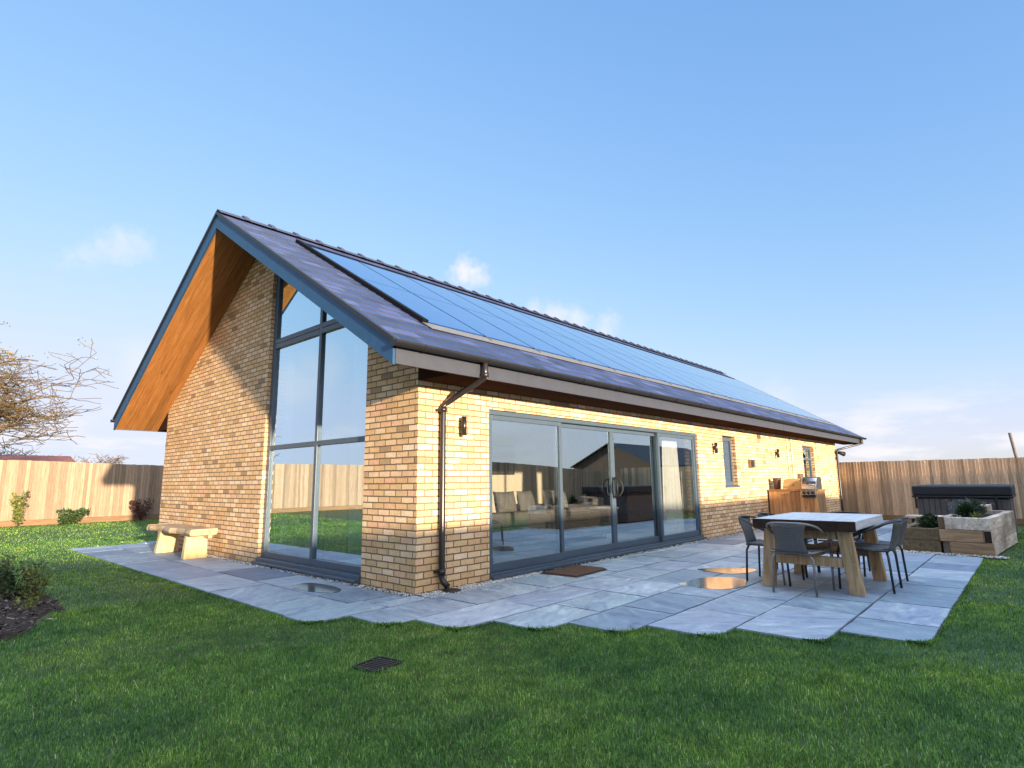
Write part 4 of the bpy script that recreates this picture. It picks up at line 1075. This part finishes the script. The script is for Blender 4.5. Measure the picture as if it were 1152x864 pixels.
b=MB(); b.hexa([(-.09,-.17,-.13),(-.001,-.17,-.13),(-.001,.17,-.13),(-.09,.17,-.13),(-.05,-.17,-.005),(-.001,-.17,-.005),(-.001,.17,-.005),(-.05,.17,-.005)]); b.build('control_panel',M['steel'],gr,.006)
for y in(-.10,0,.10): b=MB(); b.tube([(-.075,y,-.065),(-.115,y,-.08)],.028,12); b.build('knob',M['black'],gr)
b=MB(); b.tube([(-.035,-.14,.12),(-.035,.14,.12)],.012,8); b.tube([(-.035,-.14,.12),(.025,-.14,.12)],.008,6); b.tube([(-.035,.14,.12),(.025,.14,.12)],.008,6); b.build('handle',M['steel'],gr)
b=MB(); b.box(-.07,-.14,-.19,.0,.14,-.135); b.build('drip_tray',M['black'],gr,.005)
bk=thing('bucket','brown tapered bucket on the left end of the barbecue cabinet','bucket',(bx+.22,-.20,.917))
b=MB(); b.lathe([(.075,0),(.10,.26),(.106,.265),(.095,.262),(.07,.02)],18); b.build('body',M['bucket'],bk)
b=MB(); b.lathe([(.10,.262),(.108,.262),(.108,.28),(.1,.28)],18); b.build('rim',M['black'],bk)
wl=thing('wooden_cover','plywood box cover with sloping ends standing on the barbecue cabinet','cover',(bx+.10,-.60,.917))
b=MB(); b.prism([(-.25,0),(.25,0),(.20,.24),(.10,.265),(-.14,.27),(-.17,.26)],0,0,.40); b.build('box',M['ply'],wl,.004)
b=MB(); b.tube([(-.012,-.02,.11),(.0,-.02,.11)],.014,10); b.build('finger_hole',M['black'],wl)

# ------------------------------------------------------------------ hot tub, step and planters
ht=thing('hot_tub','covered hot tub with dark vinyl lid and slatted grey-brown cabinet','hot tub',(10.35,-4.80,-.02)); ht.scale=(1,.88,1)
b=MB(); b.box(.06,.06,0,2.1,1.72,.80); b.build('cabinet',M['tubshell'],ht,.05,3)
b=MB()
for i in range(15): b.box(.048,.10+i*.107,.05,.059,.10+i*.107+.09,.78)
for i in range(18): b.box(.12+i*.107,.048,.05,.12+i*.107+.09,.059,.78)
b.build('cladding',M['tubshell'],ht,.004)
b=MB(); b.box(-.01,-.01,.84,1.07,1.78,1.035); b.box(1.075,-.01,.84,2.16,1.78,1.035); CV=b.build('cover',M['tubcover'],ht,.035,3)
b=MB(); b.box(-.02,-.02,.80,2.17,1.79,.839); b.build('cover_skirt',M['tubcover'],ht,.01)
for y_,z_ in((.25,.55),(1.70,.58)):
    b=MB(); b.box(-.03,y_,z_,-.005,y_+.04,.84); b.build('strap',M['black'],ht)
sp=thing('tub_step','pale timber step in front of the hot tub','step',(9.42,-3.92,-.01))
b=MB(); b.cur=.85; b.box(0,0,.42,.40,.72,.47); b.build('tread',M['sleeper'],sp,.006)
for y_ in(.03,.62):
    b=MB(); b.box(.02,y_,0,.38,y_+.07,.419); b.build('riser',M['sleeper_brown'],sp,.005)
pu=thing('raised_planter','taller weathered sleeper planter nearest the lawn','planter',(7.42,-4.58,-.005),R(-4.5))
def sleeper(par,mat,cur,x0,y0,z0,x1,y1,z1):
    b=MB(); b.cur=cur; b.box(x0,y0,z0,x1,y1,z1); b.build('sleeper',M[mat],par,.009)
sleeper(pu,'sleeper_brown',.45,.0,.0,0,.1,.54,.187)
sleeper(pu,'sleeper_brown',.75,.0,.104,.19,.1,.66,.377)
sleeper(pu,'sleeper',.66,-.004,.0,.38,.1,.575,.567)
sleeper(pu,'sleeper_dark',.4,.0,.579,.38,.1,.66,.567)
for k,parts in enumerate((((.104,1.3),(1.304,2.7)),((0,.9),(.904,2.7)),((.104,1.5),(1.504,2.7)))):
    for i,(xa,xb) in enumerate(parts): sleeper(pu,'sleeper',(.56,.70,.62,.48,.72,.52)[k*2+i],xa,0,.19*k,xb,.1,.19*k+.187)
    sleeper(pu,'sleeper',.5,.104,.55,.19*k,2.7,.65,.19*k+.187); sleeper(pu,'sleeper',.6,2.6,.104,.19*k,2.7,.546,.19*k+.187)
b=MB(); b.box(-.003,.008,.198,-.0005,.095,.37); b.build('end_grain',M['beamdark'],pu)
b=MB(); b.cur=.7; b.box(1.75,.25,.575,2.3,.40,.69); b.build('capping_block',M['sleeper'],pu,.008)
b=MB(); P=[[(.09+2.5*i/14,.09+.46*j/5,.50+random.uniform(-.015,.02)) for j in range(6)] for i in range(15)]; b.grid(P,False); b.build('compost',M['soil'],pu)
pl=thing('raised_planter','lower dark sleeper planter in front of the hot tub','planter',(7.50,-3.92,-.005))
b=MB()
for k in range(2):
    z0=.19*k; z1=z0+.187
    for (x0,y0,x1,y1) in ((0,0,.1,.52),(.104,.42,1.6,.52),(.104,0,1.6,.08),(1.5,.084,1.6,.416)):
        b.cur=random.random(); b.box(x0,y0,z0,x1,y1,z1)
b.build('sleepers',M['sleeper_dark'],pl,.008)
b=MB(); P=[[(.09+1.42*i/10,.07+.36*j/5,.33+random.uniform(-.015,.02)) for j in range(6)] for i in range(11)]; b.grid(P,False); b.build('compost',M['soil'],pl)
def ball(loc,r,h,label,mat,n,l,seed,wd=.006):
    o=MB(); spikes(o,(0,0,0),r,n,l,seed,wd); t_=o.build('shrub',mat,loc=loc); return tag(t_,label,'shrub','planter plants')
def ballbush(loc,r,label,mat,n,seed):
    t_=thing('ball_shrub',label,'shrub',loc,group='planter plants')
    a=MB(); stems(a,(0,0,-.06),6,r*1.2,r*.4,seed); a.build('stems',M['bark'],t_)
    o=MB(); leaves(o,(0,0,r*.72),(r,r,r*.85),n,.05,seed,.4,.75); o.build('foliage',mat,t_)
ballbush((7.95,-3.76,.33),.155,'round dark clipped shrub in the lower planter',M['leafdark'],1100,31)
ball((8.15,-4.26,.54),.14,.3,'dark spiky evergreen in the near part of the taller planter',M['leafdark'],620,.30,32,.009)
ball((9.15,-4.28,.51),.14,.3,'dark spiky evergreen by the tub end of the taller planter',M['leafdark'],620,.34,33,.009)
ball((7.85,-4.40,.51),.08,.2,'small pale green tuft in front of the spiky evergreen',M['leafyel'],160,.16,34,.006)
shrub((8.5,-4.12,.50),.30,.24,'silver-grey airy shrub in the taller planter',M['leafgrey'],M['bark'],420,.035,35,ns=9,group='planter plants')
shrub((9.5,-4.34,.50),.22,.18,'silver-grey low shrub at the tub end of the taller planter',M['leafgrey'],M['bark'],280,.035,36,ns=8,group='planter plants')

# ------------------------------------------------------------------ beyond the fences
def branch_tree(loc,h,spread,label,mats,seed,depth=6,buds=0,name='bare_tree',lean=0,trunk_r=.22,group=None,nb0=5,flat=.55,rmin=.011,k4=(4,5),k5=(3,4)):
    q=random.Random(seed); t_=thing(name,label,'tree',loc,group=group); tr=MB(); tw=MB(); bd=MB(); ends=[]
    def grow(p,d,l,r,lev):
        pts=[p]; n=4; cur=Vector(p); dd=Vector(d)
        for i in range(n):
            dd=(dd+Vector((q.gauss(0,.16),q.gauss(0,.16),q.gauss(0,.12)+(.05 if lev<2 else -.02)))).normalized(); cur=cur+dd*l/n; pts.append(cur.copy())
        rs=[max(rmin,r*(1-.5*i/n)) for i in range(n+1)]
        (tr if lev<2 else tw).tube(pts,rs,7 if lev<2 else (5 if lev<4 else 3),lev<2)
        if lev>=depth: ends.append(pts[-1]); return
        nb=nb0 if lev==0 else q.choice(k4) if lev<4 else q.choice(k5)
        for k in range(nb):
            u=q.uniform(.35,1) if k else 1.0; i=min(n-1,int(u*n)); bp=pts[i]+(pts[i+1]-pts[i])*(u*n-i) if u<1 else pts[-1]
            a=q.random()*6.28; side=Vector((math.cos(a),math.sin(a),q.uniform(-.35,.5)))
            nd=(dd*(.55 if lev else .35)+side*(.85 if lev else 1.0)); nd.z*=flat if lev<3 else .8; nd.z+=.12
            grow(bp,nd.normalized(),l*q.uniform(.58,.86)*(spread if lev==0 else 1),r*.52*q.uniform(.7,1.1),lev+1)
    grow(Vector((0,0,0)),Vector((lean,0,1)).normalized(),h*.38,trunk_r,0)
    tr.build('trunk',mats[0],t_); tw.build('crown',mats[1],t_)
    if buds:
        for e in ends:
            w_=.95*math.exp(-((e.z-h*.76)/(h*.10))**2)
            for _ in range(buds):
                if q.random()<w_: leaves(bd,e-Vector((q.gauss(0,.2),q.gauss(0,.2),q.gauss(0,.15))),(.12,.12,.1),2,.14,q.randint(0,99999))
        bd.build('buds',mats[2],t_)
    return t_
branch_tree((-2.9,31,0),11.0,1.0,'large spreading bare tree with ochre buds beyond the left fence',(M['bark'],M['twig'],M['bud']),5,6,3,trunk_r=.34,nb0=12,flat=.95,rmin=.013,k4=(3,4,4),k5=(3,3,4))
q=random.Random(3)
for i,(x,y,h_,lab) in enumerate(((4.7,62,5.9,'small bare tree above the left fence, right of the red roof'),(10.4,60,5.6,'small bare tree nearest the house gable above the left fence'),(7.8,66,5.4,'faint bare tree between the two small bare trees'),(-1.0,50,7.0,'bare thicket tree under the large spreading tree'),(1.6,54,5.6,'slim bare tree just behind the red roof'))):
    branch_tree((x,y,-.3),h_,1.0,lab,(M['farbark'],M['farbark'],M['bud']),40+i,4,0,trunk_r=.09,nb0=7,flat=1.2,rmin=.022,group='distant bare trees')
def building(name,label,x0,y0,x1,y1,zw,zr,axis,rm,wm):
    t_=thing(name,label,'building',((x0+x1)/2,(y0+y1)/2,0)); hx,hy=(x1-x0)/2,(y1-y0)/2
    b=MB(); b.box(-hx,-hy,-.5,hx,hy,zw)
    if axis==0: b.prism([(-hy,zw),(hy,zw),(0,zr-.12)],0,-hx,hx)
    else: b.prism([(-hx,zw),(hx,zw),(0,zr-.12)],1,-hy,hy)
    b.build('wall',wm,t_)
    r_=MB(); o=.3
    for s_ in(-1,1):
        if axis==0:
            sl=(zr-zw)/hy; e=hy+o; r_.hexa([(-hx-o,s_*e,zw-sl*o),(hx+o,s_*e,zw-sl*o),(hx+o,0,zr),(-hx-o,0,zr),(-hx-o,s_*e,zw-sl*o+.1),(hx+o,s_*e,zw-sl*o+.1),(hx+o,0,zr+.1),(-hx-o,0,zr+.1)])
        else:
            sl=(zr-zw)/hx; e=hx+o; r_.hexa([(s_*e,-hy-o,zw-sl*o),(s_*e,hy+o,zw-sl*o),(0,hy+o,zr),(0,-hy-o,zr),(s_*e,-hy-o,zw-sl*o+.1),(s_*e,hy+o,zw-sl*o+.1),(0,hy+o,zr+.1),(0,-hy-o,zr+.1)])
    r_.build('roof',rm,t_)
    for k in (-.5,.5):
        w_=MB(); w_.box(k*hx-.6,hy+.003,1.0,k*hx+.6,hy+.05,zw-.4); w_.build('window',M['frost'],t_,.01)
    return t_
building('outbuilding','low outbuilding with rust red roof beyond the left fence',-12,35,3.4,40,2.2,2.86,0,M['rust_roof'],M['nbrick'])
building('bungalow','dark roofed bungalow reflected at the middle of the sliding door',12.5,-29,19.5,-20,2.3,3.35,1,M['darkroof'],M['nbrick'])
building('bungalow','long dark roofed house reflected in the right half of the sliding door',46,-31,63,-22,2.6,4.8,0,M['darkroof'],M['nbrick'])
building('bungalow','dark roofed house reflected at the far right of the sliding door',74,-32,92,-20,2.8,6.4,1,M['darkroof'],M['nbrick'])

# ------------------------------------------------------------------ light and sky
TR=Vector((.8,3.75,-.455)).normalized()                     # the way the sunlight travels
sun=bpy.data.lights.new('sun','SUN'); sun.energy=3.5; sun.angle=R(1.2); sun.color=(1,.82,.58)
so_=bpy.data.objects.new('sun',sun); COL.objects.link(so_); so_.rotation_euler=TR.to_track_quat('-Z','Y').to_euler(); so_.location=(-6,-30,8)
w=bpy.data.worlds.new('World'); S.world=w; w.use_nodes=True; t=NT(w.node_tree); bg=w.node_tree.nodes['Background']
sky=t.n('ShaderNodeTexSky',sky_type='NISHITA',sun_disc=False); sky.sun_elevation=math.asin(-TR.z); sky.sun_rotation=math.atan2(-TR.x,-TR.y)%(2*math.pi)
sky.air_density=1.0; sky.dust_density=.35; sky.ozone_density=2.2
tc=t.n('ShaderNodeTexCoord'); gen=tc.outputs['Generated']
nrm=t.n('ShaderNodeVectorMath',operation='NORMALIZE'); t.l(gen,nrm.inputs[0]); D_=nrm.outputs[0]
nz=t.n('ShaderNodeTexNoise'); nz.inputs['Scale'].default_value=17; nz.inputs['Detail'].default_value=9; nz.inputs['Roughness'].default_value=.66; t.l(D_,nz.inputs['Vector'])
sb_=t.n('ShaderNodeVectorMath',operation='SUBTRACT'); sb_.inputs[1].default_value=(.5,.5,.5); t.l(nz.outputs['Color'],sb_.inputs[0])
sc_=t.n('ShaderNodeVectorMath',operation='SCALE'); sc_.inputs['Scale'].default_value=.085; t.l(sb_.outputs[0],sc_.inputs[0])
ad_=t.n('ShaderNodeVectorMath',operation='ADD'); t.l(D_,ad_.inputs[0]); t.l(sc_.outputs[0],ad_.inputs[1])
cloud=None
def puff(d,r,st):
    global cloud
    ds=t.n('ShaderNodeVectorMath',operation='DISTANCE'); t.l(ad_.outputs[0],ds.inputs[0]); v=Vector(d).normalized(); ds.inputs[1].default_value=v
    mr=t.n('ShaderNodeMapRange'); mr.interpolation_type='SMOOTHSTEP'; mr.inputs['From Min'].default_value=r; mr.inputs['From Max'].default_value=r*.05; mr.inputs['To Max'].default_value=st; t.l(ds.outputs['Value'],mr.inputs['Value'])
    cloud=mr.outputs[0] if cloud is None else t.math('MAXIMUM',cloud,mr.outputs[0])
for d,r,st in (((.640,.680,.355),.036,.9),((.655,.673,.340),.030,.6),((.735,.612,.290),.030,.5),((.762,.585,.280),.036,.6),((.782,.560,.272),.036,.6),((.815,.515,.258),.040,.5),((.193,.924,.330),.036,.45),((.214,.918,.340),.03,.35),((.168,.935,.312),.03,.3),((.15,.94,.30),.02,.25),((.258,.95,.175),.06,.35),((.948,.298,.107),.05,.35),((-.451,.879,.155),.06,.55),((-.48,.86,.19),.05,.4)): puff(d,r,st)
sx=t.n('ShaderNodeSeparateXYZ'); t.l(D_,sx.inputs[0])
bn=t.noise(t.mapping(D_,(4,4,16)),1.6,6,.6)
band=t.n('ShaderNodeMapRange'); band.interpolation_type='SMOOTHSTEP'; band.inputs['From Min'].default_value=.46; band.inputs['From Max'].default_value=.66; t.l(bn,band.inputs['Value'])
elv=t.n('ShaderNodeMapRange'); elv.interpolation_type='SMOOTHSTEP'; elv.inputs['From Min'].default_value=.15; elv.inputs['From Max'].default_value=.05; t.l(sx.outputs[2],elv.inputs['Value'])
low=t.math('MULTIPLY',t.math('MULTIPLY',band.outputs[0],elv.outputs[0]),.9)
cloud=t.math('MAXIMUM',cloud,low)
SKYMUL=(1,1,1)
GLOW=3.0
sp_=t.n('ShaderNodeSeparateColor'); t.l(sky.outputs[0],sp_.inputs[0]); cb_=t.n('ShaderNodeCombineColor')
for i,(g_,k_) in enumerate(((.80,.78),(.58,.90),(.45,1.36))): x_=t.math('MULTIPLY',t.math('POWER',sp_.outputs[i],g_),k_); t.l(t.math('DIVIDE',x_,t.math('POWER',t.math('ADD',1.0,t.math('POWER',t.math('DIVIDE',x_,(1.42,1.55,1.9)[i]),8.0)),.125)),cb_.inputs[i])
# added warm glow round the low sun behind the viewer, brightening shaded brick
dt_=t.n('ShaderNodeVectorMath',operation='DOT_PRODUCT'); t.l(D_,dt_.inputs[0]); dt_.inputs[1].default_value=-TR
gl_w=t.math('MULTIPLY',t.math('POWER',t.math('MAXIMUM',dt_.outputs['Value'],0.0),2.5),GLOW)
graded=t.mix(1.0,cb_.outputs[0],t.mix(1.0,(1.0,.90,.80),gl_w,'MULTIPLY'),'ADD')
CLOUD=(1.78,1.74,1.82)
ZEN_FILL=(4.5,5.6,7.0)
# added broken bright patch overhead, unseen above the frame, to lift the shade
zen_fill=t.n('ShaderNodeMapRange'); zen_fill.interpolation_type='SMOOTHSTEP'; zen_fill.inputs['From Min'].default_value=.80; zen_fill.inputs['From Max'].default_value=.93; t.l(t.math('ADD',sx.outputs[2],t.math('MULTIPLY',t.math('SUBTRACT',bn,.5),.22)),zen_fill.inputs['Value'])
skyc=t.mix(zen_fill.outputs[0],t.mix(cloud,graded,CLOUD),ZEN_FILL)
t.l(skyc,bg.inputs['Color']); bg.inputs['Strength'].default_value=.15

# ------------------------------------------------------------------ camera and render settings
cam=bpy.data.cameras.new('camera'); co=bpy.data.objects.new('camera',cam); COL.objects.link(co); S.camera=co
Rm=Matrix(((0.67153,-0.74088,-0.01158),(-0.11529,-0.11991,0.98607),(0.73195,0.66084,0.16594)))
rot=Matrix((Rm[0],Rm[1],-Rm[2])).transposed().to_4x4()
co.matrix_world=Matrix.Translation((-4.1426,-5.2061,1.2214))@rot
cam.sensor_width=36; cam.lens=644.467/1152*36; cam.clip_start=.05; cam.clip_end=2000
S.render.resolution_x=1024; S.render.resolution_y=768
vs=S.view_settings; vs.view_transform='Standard'; vs.look='None'; vs.gamma=1; vs.exposure=1.90
